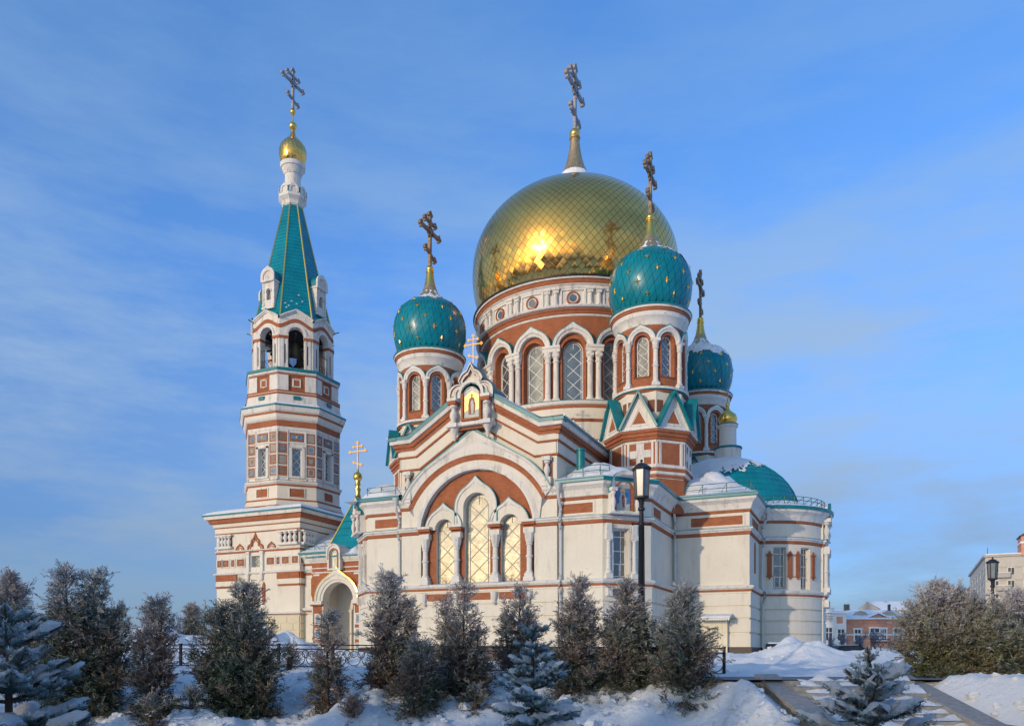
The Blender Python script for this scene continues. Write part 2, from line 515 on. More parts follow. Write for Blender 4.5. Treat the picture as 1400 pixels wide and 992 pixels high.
def snow_cap(name, pr, parent, zlow, loc=(0, 0, 0), thick=.07, seed=1, az=None):
    """snow lying on a dome: the dome's own profile, thickened, down to an uneven edge zlow(azimuth)"""
    P = Prof(pr); mb = MB(); seg = 96; k = 46
    rows = []
    us = []
    for i in range(k + 1): us.append(P.L * i / k)
    pts = {}
    def th(u, a, e):
        return thick * (.5 + .8 * noise.noise(Vector((math.cos(a) * 3, math.sin(a) * 3, u * .8 + seed)))) * min(1, max(.15, e))
    keep = []
    for i, u in enumerate(us):
        row = []; kr = []
        r, z, nr, nz = P.at(u)
        for q in range(seg):
            a = 2 * PI * q / seg
            lim = zlow(a) + .35 * noise.noise(Vector((math.cos(a) * 4, math.sin(a) * 4, seed))) + .25 * noise.noise(Vector((math.cos(a) * 12, math.sin(a) * 12, z * 2 + seed)))
            e = z - lim
            t = th(u, a, e * 3) + .03
            row.append(((r + t * nr) * math.cos(a), (r + t * nr) * math.sin(a), z + t * nz)); kr.append(e > 0)
        rows.append(row); keep.append(kr)
    base = [mb.add(r) for r in rows]
    for i in range(k):
        for q in range(seg):
            q2 = (q + 1) % seg
            if keep[i][q] and keep[i][q2] and keep[i + 1][q] and keep[i + 1][q2]:
                mb.f.append((base[i] + q, base[i] + q2, base[i + 1] + q2, base[i + 1] + q)); mb.m.append('snow'); mb.s.append(True)
    return mb.build(name, parent, loc)

def trefoil_end(mb, P, s, z, d0, d1, r, mat, dirs):
    for dx, dz in dirs:
        c = (s + dx * r * 1.1, z + dz * r * 1.1)
        mb.prism(P, [(c[0] + r * math.cos(PI * k / 4), c[1] + r * math.sin(PI * k / 4)) for k in range(8)], d0, d1, mat, back=True)
_k = 0
def cross(name, h, w, parent, loc, rot=PI / 2, mat='gold_dull', ornate=True, seed=1):
    """eight-ended cross; its arms run along local x before rot"""
    mb = MB(); P = lambda s, d, z: (s, d, z)
    b = h * (.030 if ornate else .021); t = b * .9; rnd = random.Random(seed)
    def arm(x0, z0, x1, z1, wd=b):
        global _k; _k = (_k + 1) % 7; e_ = t * (1 - .03 * _k)
        mb.bar(P, (x0, z0), (x1, z1), wd * 2, -e_, e_, mat, back=True)
    arm(0, 0, 0, h)
    arm(-w / 2, h * .68, w / 2, h * .68)
    arm(-w * .27, h * .86, w * .27, h * .86, b * .8)
    arm(-w * .24, h * .30, w * .24, h * .18, b * .8)
    r = b * (1.25 if ornate else 1.5)
    E4 = [(1, 0), (0, 1), (0, -1)]
    for sg in (-1, 1):
        trefoil_end(mb, P, sg * w / 2, h * .68, -t, t, r, mat, [(sg, 0), (0, 1), (0, -1)])
        trefoil_end(mb, P, sg * w * .27, h * .86, -t, t, r * .9, mat, [(sg, 0), (0, 1), (0, -1)])
        trefoil_end(mb, P, sg * w * .24, h * (.24 - sg * .06), -t, t, r * .9, mat, [(sg, 0), (0, 1), (0, -1)])
    trefoil_end(mb, P, 0, h, -t, t, r, mat, [(0, 1), (1, 0), (-1, 0)])
    if ornate:   # pierced rays in the crossing and hoar frost crusts
        for k in range(8):
            a = PI / 8 + PI / 4 * k
            mb.bar(P, (0, h * .68), (w * .2 * math.cos(a), h * .68 + w * .2 * math.sin(a)), b * .8, -t * .5, t * .5, mat)
        for k in range(4):
            a = PI / 4 + PI / 2 * k
            q = [(w * .11 * math.cos(a + PI / 2 * j / 4 - PI / 4), h * .68 + w * .11 * math.sin(a + PI / 2 * j / 4 - PI / 4)) for j in range(5)]
            for u, v in zip(q, q[1:]): mb.bar(P, u, v, b * .7, -t, t, mat)
        for k in range(26):
            f = rnd.random(); c = rnd.choice([(0, h * f), ((f - .5) * w, h * .68), ((f - .5) * w * .54, h * .86), ((f - .5) * w * .5, h * .24)])
            mb.ball((c[0], rnd.uniform(-t, t), c[1]), b * rnd.uniform(.4, .8), 'frost_metal', 5)
    return mb.build(name, parent, loc, rot)

def oct_path(ap, c=(0, 0), n=8):
    R0 = ap / math.cos(PI / n)
    return [(c[0] + R0 * math.cos(PI / n + 2 * PI * k / n), c[1] + R0 * math.sin(PI / n + 2 * PI * k / n)) for k in range(n)]
def face(ap, k, z=0, n=8):
    """facade map of face k of a regular n-gon, s from -half to half; k=0 faces south, then counter-clockwise"""
    a = -PI / 2 + 2 * PI * k / n
    nx, ny = math.cos(a), math.sin(a); ux, uy = -ny, nx
    def P(s, d, zz): return (nx * (ap + d) + ux * s, ny * (ap + d) + uy * s, zz)
    return P

# ---------------------------------------------------------------- the cathedral
cath = empty('cathedral')
tag(cath, 'cream and brick cathedral with gold main dome, teal star domes and bell tower', 'cathedral')

def baluster_prof(r, z0, z1):
    h = z1 - z0
    return [(r * .9, z0), (r * .9, z0 + .06 * h), (r * .55, z0 + .10 * h), (r * .6, z0 + .2 * h), (r, z0 + .42 * h), (r * .85, z0 + .58 * h), (r * .45, z0 + .75 * h), (r * .5, z0 + .82 * h), (r * .9, z0 + .88 * h), (r * .9, z0 + h)]
def column_prof(r, z0, z1, cap=.0):
    h = z1 - z0
    return [(r * 1.35, z0), (r * 1.35, z0 + .12), (r, z0 + .17), (r * .95, z0 + h * .45), (r * 1.2, z0 + h * .47), (r * 1.2, z0 + h * .5), (r * .95, z0 + h * .52), (r * .85, z0 + h - .12), (r * 1.2, z0 + h - .08), (r * 1.2, z0 + h)]

# ---- the small corner towers: one is modelled, then copied to the other three corners
DOME_S = [(2.02, 21.42), (2.34, 21.95), (2.54, 22.6), (2.61, 23.4), (2.52, 24.1), (2.22, 24.75), (1.70, 25.22), (1.15, 25.52), (.80, 25.78), (.52, 26.2), (.36, 26.7), (.27, 27.2), (.2, 27.65)]
def corner_tower():
    t = empty('corner_tower', (8.2, -8.5, 0), cath)
    # octagonal foot
    b = MB()
    o = oct_path(1)
    sc = lambda pr: [(r - 1, z) for r, z in pr]
    b.plan(oct_path(1), sc([(2.397, 8.5), (2.397, 10.62), (2.333, 10.64), (2.333, 10.68), (2.397, 10.7), (2.397, 10.86), (2.471, 10.9), (2.471, 11.06), (2.544, 11.08), (2.544, 11.25), (2.434, 11.3), (2.434, 12.95), (2.544, 13.0), (2.562, 13.16), (2.654, 13.18), (2.672, 13.38), (2.763, 13.4), (2.763, 13.55), (2.837, 13.57), (2.837, 13.64), (2.196, 13.9), (2.196, 16.02)]),
           ['brick', 'white', 'white', 'brick', 'brick', 'white', 'white', 'brick', 'brick', 'white', 'cream', 'brick', 'brick', 'brick', 'brick', 'brick', 'brick', 'white', 'white', 'snow', 'cream'])
    b.build('base', t)
    for k in range(8):
        P = face(2.435, k); pn = MB()
        if k % 2 == 0:
            pn.box(P, -.68, .68, 0, .012, 11.5, 12.8, 'brick')
            pn.box(P, -.24, .24, .012, .05, 11.5, 12.8, 'white'); pn.box(P, -.66, .66, .012, .048, 11.92, 12.38, 'white')
        else: pn.box(P, -.62, .62, 0, .012, 11.5, 12.8, 'brick')
        for sg in (-1, 1): pn.box(P, min(sg * .84, sg * .92), max(sg * .84, sg * .92), 0, .012, 11.5, 12.85, 'brick')
        for sg in (-1, 1): pn.box(P, sg * .76 - .07, sg * .76 + .07, 0, .05, 11.35, 12.95, 'white')
        pn.box(P, -1.0, 1.0, 0, .051, 12.83, 12.96, 'white'); pn.box(P, -1.0, 1.0, 0, .051, 11.3, 11.47, 'white')
        Q = face(2.197, k)
        for sg in (-1, 1): pn.box(Q, sg * .62 - .22, sg * .62 + .22, 0, .012, 14.75, 15.5, 'brick_dark')
        pn.build('panel', t)
    for k in range(8):
        P = face(2.74, k); g = MB()
        A = [(-1.10, 13.66), (0, 15.75), (1.10, 13.66)]
        g.prism(P, [(-1.04, 13.66), (0, 15.55), (1.04, 13.66)], -.4, 0, 'white')
        g.prism(P, [(-.42, 13.95), (0, 14.74), (.42, 13.95)], .0, .013, 'brick')
        # raised rim
        for a, c in ((A[0], A[1]), (A[1], A[2])): g.bar(P, a, c, .13, -.4, .07, 'white')
        for sg in (-1, 1): g.bar(P, (sg * 1.19, 13.64), (0, 15.88), .11, -.4, .29, 'teal')
        g.bar(P, (-.55, 13.85), (0, 14.95), .05, 0, .04, 'white'); g.bar(P, (0, 14.95), (.55, 13.85), .05, 0, .04, 'white'); g.bar(P, (-.58, 13.84), (.58, 13.84), .05, 0, .041, 'white')
        # little teal roof running back to the wall
        for sg in (-1, 1):
            g.poly([P(sg * 1.14, .26, 13.62), P(0, .26, 15.80), P(0, -.6, 15.80), P(sg * 1.14, -.6, 13.62)], 'teal')
            g.poly([P(sg * 1.14, .26, 13.62), P(0, .26, 15.80), P(0, .26, 15.74), P(sg * 1.10, .26, 13.62)], 'teal')
        g.build('gablet', t)
    d = MB()
    d.lathe((0, 0, 0), [(2.25, 16.0), (2.33, 16.02), (2.33, 16.12), (2.42, 16.13), (2.42, 16.2), (2.4, 16.34), (2.08, 16.36)], ['brick', 'brick', 'teal', 'teal', 'white', 'white'], 48)
    P = cyl(0, 0, 2.12)
    for k in range(8):
        s0 = 2.12 * (-PI / 2 + PI / 4 * (k - .5)); s1 = s0 + 2.12 * PI / 4; sm = (s0 + s1) / 2
        wall(d, P, s0, s1, 16.36, 20.4, [(sm, .44, 17.0, 19.15, 'arch')], 'brick', ds=.2, dep=.3, rmat='brick')
        d.box(P, sm - .5, sm + .5, 0, .05, 16.95, 17.02, 'brick_dark', 4)
        archband(d, P, [(ring(sm, .56, 19.2, 19.1), 0), (ring(sm, .56, 19.2, 19.1), .16), (ring(sm, .66, 19.2, 19.1), .2), (ring(sm, .72, 19.2, 19.1, .06), .26), (ring(sm, .82, 19.2, 19.1, .14), .26), (ring(sm, .84, 19.2, 19.1, .14), 0)], 'white')
        archband(d, P, [(ring(sm, .82, 19.2, 19.1, .14), .262), (ring(sm, .87, 19.2, 19.1, .15), .262), (ring(sm, .87, 19.2, 19.1, .15), 0)], 'teal')
        archband(d, P, [(ring(sm, .44, 19.15, 17.05), 0), (ring(sm, .44, 19.15, 17.05), .06), (ring(sm, .54, 19.15, 17.05), .06), (ring(sm, .54, 19.15, 17.05), 0)], 'brick')
    d.lathe((0, 0, 0), [(2.12, 20.2), (2.15, 20.22), (2.17, 20.35), (2.28, 20.6), (2.40, 20.72), (2.42, 20.95), (2.44, 20.97), (2.50, 21.0), (2.5, 21.15), (2.56, 21.17), (2.56, 21.28), (2.62, 21.29), (2.66, 21.36), (2.62, 21.42), (2.2, 21.5)],
            ['white', 'white', 'white', 'white', 'white', 'white', 'brick', 'brick', 'brick', 'white', 'white', 'teal', 'teal', 'teal'], 56)
    for k in range(28):   # scalloped edge under the dome
        a = 2 * PI * k / 28
        d.ball((2.36 * math.cos(a), 2.36 * math.sin(a), 21.44), .16, 'teal', 8, .09)
    d.build('drum', t)
    for k in range(8):
        sm = 2.12 * (-PI / 2 + PI / 4 * k)
        glazing(P, sm, .44, 17.0, 19.15, 'arch', -.28, 'glass_pale' if k in (0, 2, 5) else 'glass', .07, .62, .04).build('window', t)
        c = MB(); sc_ = 2.12 * (-PI / 2 + PI / 4 * (k + .5))
        c.lathe_at(P, sc_, .12, column_prof(.15, 16.55, 18.75), 'white', 10)
        c.box(P, sc_ - .23, sc_ + .23, -.02, .32, 16.36, 16.56, 'white')
        c.lathe_at(P, sc_, .12, [(.15, 18.75), (.2, 18.85), (.17, 18.9), (.22, 19.05), (.25, 19.12)], 'white', 10)
        c.box(P, sc_ - .25, sc_ + .25, -.02, .33, 19.12, 19.28, 'white')
        c.build('column', t)
    tiled_dome('dome', DOME_S, 34, 2.1, 'teal_tile', 'teal_seam', t, gap=.05, lift=.045, jit=lambda z: .02, twist=.28, stars=(6, 9, .22), rmin=.1)
    f = MB()
    f.lathe((0, 0, 0), [(.95, 25.72), (.60, 26.2), (.42, 26.7), (.32, 27.2), (.25, 27.7), (.3, 27.72), (.3, 27.8)], ['gold_dull'] * 2 + ['gold'] * 4, 16)
    f.ball((0, 0, 27.98), .27, 'gold', 14)
    f.build('finial', t)
    cross('cross', 3.75, 2.5, t, (0, 0, 28.2), mat='frost_bronze', seed=4)
    return t
tw = corner_tower()
tw_bl = copy_tree(tw, cath, (-8.2, 8.5, 0)); tw_fl = copy_tree(tw, cath, (-8.2, -8.5, 0)); tw_br = copy_tree(tw, cath, (8.2, 8.5, 0))
E2 = lambda a, c, w: math.exp(-((math.atan2(math.sin(a - c), math.cos(a - c))) / w) ** 2)
snow_cap('snow_cap', DOME_S[:10], tw, lambda a: 25.3 - 1.0 * E2(a, R_(20), .8), seed=2)
snow_cap('snow_cap', DOME_S[:10], tw_fl, lambda a: 25.38 - .4 * E2(a, R_(-60), .5), seed=5)
snow_cap('snow_cap', DOME_S[:10], tw_br, lambda a: 24.35, seed=8, thick=.1)
snow_cap('snow_cap', DOME_S[:10], tw_bl, lambda a: 24.35, seed=9, thick=.1)

# ---- the main drum
DA = -R_(71.2)
drum = empty('drum', (0, 0, 0), cath)
RD = 7.3
P = cyl(0, 0, RD); NB = 16; BW = 2 * PI * RD / NB
d = MB()
d.lathe((0, 0, 0), [(8.0, 9.0), (8.0, 14.4), (8.08, 14.42), (8.08, 14.55), (8.0, 14.57), (8.0, 15.75), (8.06, 15.78), (8.06, 15.95), (8.0, 15.98), (8.0, 16.7), (7.9, 16.75), (7.94, 16.8), (7.94, 16.95), (8.05, 17.0), (8.12, 17.2), (8.05, 17.28), (RD, 17.32)],
        ['cream', 'brick', 'brick', 'brick', 'cream', 'brick', 'brick', 'brick', 'cream', 'white', 'brick', 'brick', 'white', 'white', 'teal', 'snow'], 96)
for k in range(NB):
    sm = RD * DA + k * BW; s0 = sm - BW / 2; s1 = sm + BW / 2
    wall(d, P, s0, s1, 17.3, 23.3, [(sm, .76, 17.42, 20.95, 'arch')], 'brick', ds=.3, dep=.45, rmat='brick')
    archband(d, P, [(ring(sm, .76, 20.95, 17.32), 0), (ring(sm, .76, 20.95, 17.32), .10), (ring(sm, .9, 20.95, 17.32), .12), (ring(sm, .9, 20.95, 17.32), 0)], 'brick')
    archband(d, P, [(ring(sm, .98, 21.1, 20.9), 0), (ring(sm, .98, 21.1, 20.9), .3), (ring(sm, 1.12, 21.1, 20.9, .05), .36), (ring(sm, 1.16, 21.1, 20.9, .1), .44), (ring(sm, 1.34, 21.1, 20.9, .28), .46), (ring(sm, 1.36, 21.1, 20.9, .28), 0)], 'white')
    archband(d, P, [(ring(sm, 1.34, 21.1, 20.9, .28), .463), (ring(sm, 1.40, 21.1, 20.9, .29), .463), (ring(sm, 1.40, 21.1, 20.9, .29), 0)], 'teal')
    # frieze bay above: round window and twin pilasters
    PF = cyl(0, 0, 7.5); f = 7.5 / RD; sf = sm * f; bw = BW * f
    for (sa, sb, z0, z1) in ((sf - bw / 2 + .72, sf + bw / 2 - .72, 24.98, 25.1),):
        d.box(PF, sa, sb, 0, .1, z0, z1, 'white', 5)
    for sg in (-1, 1): d.box(PF, sf + sg * (bw / 2 - .66) - .06, sf + sg * (bw / 2 - .66) + .06, 0, .1, 23.98, 25.1, 'white', 1)
    for sg in (-1, 1):
        q = sf + bw / 2 + sg * .30
        d.lathe_at(PF, q, .1, [(.19, 23.95), (.19, 24.08), (.14, 24.12), (.14, 24.75), (.2, 24.8)], 'white', 8)
        d.box(PF, q - .2, q + .2, 0, .24, 24.8, 25.0, 'white', 1); d.box(PF, q - .26, q + .26, 0, .3, 25.0, 25.16, 'white', 1)
    n = 20
    def circ(r, dd): return [PF(sf + r * math.cos(2 * PI * i / n), dd, 24.45 + r * math.sin(2 * PI * i / n)) for i in range(n)]
    d.grid([circ(.47, 0), circ(.45, .12), circ(.36, .14)], 'brick', False, True)
    d.grid([circ(.36, .14), circ(.36, .06), circ(.28, .05), circ(.25, -.1)], ['brick', 'white', 'white'], False, True)
    d.poly(circ(.25, .04), 'glass')
d.lathe((0, 0, 0), [(RD, 23.28), (7.36, 23.3), (7.4, 23.42), (7.46, 23.44), (7.5, 23.62), (7.56, 23.64), (7.58, 23.76), (7.74, 23.8), (7.8, 23.9), (7.74, 23.96), (7.5, 23.97), (7.5, 25.12), (7.56, 25.14), (7.62, 25.3), (7.72, 25.36), (7.72, 25.4), (7.74, 25.42), (7.78, 25.68), (7.86, 25.7), (7.92, 25.8), (8.0, 25.82), (8.02, 25.9), (7.6, 25.95)],
        ['white', 'white', 'brick', 'brick', 'brick', 'brick', 'white', 'white', 'snow', 'snow', 'white', 'white', 'white', 'white', 'white', 'brick', 'brick', 'brick', 'white', 'iron', 'iron', 'iron'], 128)
d.build('wall', drum)
for k in range(NB):
    sm = RD * DA + k * BW
    glazing(P, sm, .74, 17.42, 20.95, 'arch', -.42, ['glass', 'glass_pale', 'glass'][k % 3] if k != 15 else 'glass_pale', .16, 1.0, .05).build('window', drum)
    for sg in (-1, 1):
        c = MB(); q = sm + BW / 2 + sg * .29
        c.lathe_at(P, q, .22, [(.26, 17.3), (.26, 17.55), (.2, 17.62), (.19, 18.9), (.185, 20.0), (.235, 20.03), (.235, 20.14), (.19, 20.17), (.19, 20.3), (.25, 20.4), (.29, 20.75), (.24, 20.8)], 'white', 12)
        c.box(P, q - .285, q + .285, 0, .5, 20.72, 20.98, 'white'); c.box(P, q - .30, q + .30, 0, .56, 20.98, 21.15, 'white'); c.box(P, q - .27, q + .27, -.02, .5, 17.28, 17.42, 'white')
        for a in range(5): c.ball(P(q + .18 * (a - 2) / 2, .42, 20.5), .07, 'white', 6, .12)
        c.build('column', drum)
# gilded dome
def main_prof():
    pr = [(7.20, 25.92), (7.52, 26.5), (7.84, 27.5), (8.01, 28.5), (8.05, 29.5)]
    z0 = 29.6; b = 6.5
    for q in (.18, .34, .48, .6, .7, .78, .85, .905, .945): pr.append((8.05 * math.sqrt(1 - q * q), z0 + b * q))
    pr += [(2.05, 36.3), (1.45, 36.75), (1.02, 37.5), (.76, 38.1), (.55, 38.8), (.43, 39.4), (.35, 40.0), (.32, 40.4)]
    return pr
MAINP = main_prof()
gd = tiled_dome('dome', MAINP, 92, 1.12, 'gold_tile', 'gold_seam', cath, gap=.075, lift=.012, jit=lambda z: .004 + .03 * max(0, min(1, (30.0 - z) / 2.5)), rmin=.07)
f = MB()
f.lathe((0, 0, 0), [(1.07, 37.5), (.80, 38.1), (.59, 38.8), (.47, 39.4), (.39, 40.0), (.36, 40.36), (.44, 40.38), (.44, 40.5)], 'gold_dull', 20)
f.ball((0, 0, 40.78), .42, 'gold', 18)
f.build('finial', gd)
cross('cross', 4.85, 3.5, gd, (0, 0, 41.1), mat='frost_metal', seed=9)
snow_cap('snow_cap', MAINP[:17], gd, lambda a: 36.5 - .3 * E2(a, R_(-30), .6), thick=.05, seed=12)
# ---------------------------------------------------------------- main block, apse and roofs
AX, AR = 13.72, 4.62
aa = math.atan2(4.55, .78)
apse_arc = [(AX + AR * math.cos(-aa + 2 * aa * i / 28), AR * math.sin(-aa + 2 * aa * i / 28)) for i in range(29)]
peri = [(5.1, -17), (7.7, -17), (9.85, -14.85), (9.85, -9.4), (14.5, -9.4)] + apse_arc + [(14.5, 9.4), (9.85, 9.4), (9.85, 14.85), (7.7, 17), (-7.7, 17), (-9.85, 14.85), (-9.85, -14.85), (-7.7, -17), (-5.1, -17)]
w = MB()
RUST = [(.13, -1.6), (.13, .22), (.07, .27), (.07, 1.06), (-.01, 1.07), (-.01, 1.17), (.07, 1.18), (.07, 1.92), (-.01, 1.93), (-.01, 2.03), (.07, 2.04), (.07, 2.67), (-.01, 2.68), (-.01, 2.78), (.07, 2.79), (.07, 3.5)]
RUSTM = ['granite', 'granite'] + ['cream'] * 13
LEDGE = [(.07, 3.5), (.10, 3.53), (.10, 3.62), (.13, 3.63), (.13, 3.74), (.16, 3.75), (.26, 3.86), (.28, 3.96), (.0, 4.03)]
LEDGEM = ['cream', 'cream', 'brick', 'brick', 'brick', 'white', 'white', 'snow']
w.plan([(-5.1, -17), (-5.1, -17.2), (5.1, -17.2), (5.1, -17)] + peri[1:-1], RUST, RUSTM)
w.plan([(-5.1, -17), (-5.1, -17.2), (5.1, -17.2), (5.1, -17)] + peri[1:-1], LEDGE, LEDGEM)
MID = [(0, 7.05), (.07, 7.1), (.07, 7.26), (.10, 7.27), (.12, 7.34), (.20, 7.38), (.22, 7.47), (.225, 7.48), (.225, 7.51), (0, 7.56)]
MIDM = ['brick', 'brick', 'white', 'white', 'white', 'white', 'teal', 'teal', 'snow']
ext = lambda x: [(x, -17.2), (5.1, -17.2), (5.1, -17)] + peri[1:-1] + [(-5.1, -17), (-5.1, -17.2), (-x, -17.2)]
w.plan(ext(3.72), MID, MIDM, closed=False)
COR = [(0, 8.40), (.06, 8.44), (.06, 8.58), (.10, 8.6), (.12, 8.72), (.2, 8.95), (.36, 9.1), (.42, 9.14), (.44, 9.28), (.50, 9.3), (.52, 9.32), (.55, 9.33), (.55, 9.46)]
CORM = ['brick', 'brick', 'white', 'white', 'white', 'white', 'white', 'white', 'white', 'teal', 'teal', 'teal']
w.plan(peri, COR, CORM, closed=False)
# pier caps of the gable carry their own lower cornice
COR2 = [(0, 8.56), (.06, 8.6), (.06, 8.74), (.10, 8.76), (.14, 8.9), (.26, 9.02), (.3, 9.06), (.3, 9.2), (0, 9.26)]
w.plan([(4.3, -17.2), (5.1, -17.2), (5.1, -17.0)], COR2, ['brick', 'brick'] + ['white'] * 6, closed=False)
w.plan([(-5.1, -17.0), (-5.1, -17.2), (-4.3, -17.2)], COR2, ['brick', 'brick'] + ['white'] * 6, closed=False)
openings = {1: [(1.12, .62, 4.05, 6.85, 'rect')], 3: []}
segs = list(zip(peri, peri[1:]))
chamfers = []
for i, (a, b) in enumerate(segs):
    P = plane(*a, *b); L = P.len
    ops = []
    if abs(L - 3.04) < .02:
        c = 1.12 if i == 1 else L / 2
        ops = [(c, .5, 4.05, 6.78, 'rect')]; chamfers.append((i, P, L, c))
    arc = L < .6
    if not arc: wall(w, P, 0, L, 3.9, 9.42, ops, 'cream', dep=.42)
    # raised strip marking each long wall's frieze, with a brick field
    if L > 2.2 and abs(L - 3.04) > .02:
        m0, m1 = {0: (.25, 2.05)}.get(i, (.9, L - .7))
        if i == 2: m0, m1 = .45, 2.2
        if i == 3: m0, m1 = 1.15, 4.25
        if i == len(segs) - 1: m0, m1 = L - 2.05, L - .25
        w.box(P, m0, m1, 0, .012, 7.68, 8.22, 'brick')
        for q in ((m0 - .12, m0, 7.58, 8.34), (m1, m1 + .12, 7.58, 8.34), (m0, m1, 8.22, 8.34), (m0, m1, 7.58, 7.68)): w.box(P, q[0], q[1], 0, .045, q[2], q[3], 'cream')
        if 4 < i < 40 and not arc and L < 5: w.box(P, L * .5 - .16, L * .5 + .16, 0, .05, 4.6, 6.7, 'brick')
w.box(plane(14.5, -9.4, 14.5, -4.6), 2.2, 2.5, 0, .06, 4.9, 6.6, 'brick')
w.prism(plane(14.5, -9.4, 14.5, -4.6), [(2.2, 6.6), (2.35, 6.85), (2.5, 6.6)], 0, .06, 'brick')
# apse wall on its curve
PA = cyl(AX, 0, AR)
aw = [R_(-64), R_(-40), R_(40), R_(64)]
wall(w, PA, -AR * aa, AR * aa, 3.9, 9.42, [(AR * a, .42, 4.1, 6.85, 'rect') for a in aw], 'cream', ds=.4, dep=.4)
w.build('wall', cath)
roof = MB()
rp = peri[:-1]
ROOF = [(.55, 9.46), (.56, 9.52), (.3, 9.62), (-.3, 9.8), (-1.2, 10.15), (-2.2, 10.5)]
roof.plan(peri, ROOF, ['teal', 'snow', 'snow', 'snow', 'snow'], closed=False, sm=True)
roof.poly([(-8, -15, 10.3), (8, -15, 10.3), (8, 15, 10.3), (-8, 15, 10.3)], 'snow')
roof.poly([(-8.2, -7.5, 10.5), (13, -7.5, 10.55), (13, 7.5, 10.55), (-8.2, 7.5, 10.5)], 'snow')
# lumpy drifts against the gable and towers
def drift(mb, cx, cy, z, rx, ry, h, seed=0, n=16):
    rows = []
    for i in range(n + 1):
        row = []
        for j in range(n + 1):
            u = i / n * 2 - 1; v = j / n * 2 - 1
            k = max(0, 1 - (u * u + v * v)) ** .8
            row.append((cx + u * rx, cy + v * ry, z + h * k * (1 + .45 * noise.noise(Vector((u * 2.2 + seed, v * 2.2, seed * 1.7)))) - (.15 if k == 0 else 0)))
        rows.append(row)
    mb.grid(rows, 'snow', True)
for a in ((6.9, -14.6, 9.65, 2.6, 2.6, 1.1, 1), (6.3, -11.8, 9.8, 1.9, 3.0, 1.35, 2), (-6.9, -14.8, 9.6, 2.4, 2.6, 1.1, 3), (-6.4, -11.8, 9.8, 2.2, 3, 1.3, 4), (11.2, -7.2, 9.7, 3.6, 2.2, 1.2, 5), (11.8, -5, 9.6, 2.4, 3.4, 2.3, 6), (8.6, -3.4, 10, 3, 4, 2.4, 7)): drift(roof, *a)
roof.build('roof', cath)
# chamfer bays: casement, posts, icon under a round kokoshnik
def figure(mb, P, sc, z0, z1, hw, d, bg='icon_gold', robe='icon_robe'):
    """small mosaic of a standing figure on a plain ground, arched top"""
    h = z1 - z0
    mb.poly([P(a, d, z) for a, z in outline(sc, hw, z0, z1 - hw, 'arch')], bg)
    cx = sc; e = d + .006
    mb.poly([P(a, e, z) for a, z in [(cx - hw * .95, z0), (cx - hw * .95, z0 + h * .22), (cx - hw * .3, z0 + h * .3), (cx + hw * .4, z0 + h * .24), (cx + hw * .95, z0 + h * .28), (cx + hw * .95, z0)]], 'icon_pale')
    hc = z0 + h * .74
    mb.poly([P(cx + .36 * hw * math.cos(PI * k / 7), e + .002, hc + .36 * hw * math.sin(PI * k / 7)) for k in range(14)], 'gold')
    mb.poly([P(a, e + .004, z) for a, z in [(cx - hw * .42, z0 + h * .12), (cx - hw * .46, z0 + h * .45), (cx - hw * .30, z0 + h * .64), (cx, z0 + h * .70), (cx + hw * .30, z0 + h * .64), (cx + hw * .5, z0 + h * .42), (cx + hw * .38, z0 + h * .12)]], robe)
    mb.poly([P(a, e + .007, z) for a, z in [(cx - hw * .05, z0 + h * .14), (cx - hw * .16, z0 + h * .5), (cx + hw * .08, z0 + h * .62), (cx + hw * .3, z0 + h * .4), (cx + hw * .2, z0 + h * .14)]], 'icon_pale' if robe != 'icon_pale' else 'icon_robe')
    mb.poly([P(cx + .19 * hw * math.cos(PI * k / 6), e + .007, hc - .01 + .24 * hw * math.sin(PI * k / 6)) for k in range(12)], 'icon_skin')
    mb.poly([P(a, e + .012, z) for a, z in [(cx + hw * .12, z0 + h * .5), (cx + hw * .34, z0 + h * .56), (cx + hw * .38, z0 + h * .52), (cx + hw * .16, z0 + h * .45)]], 'icon_skin')
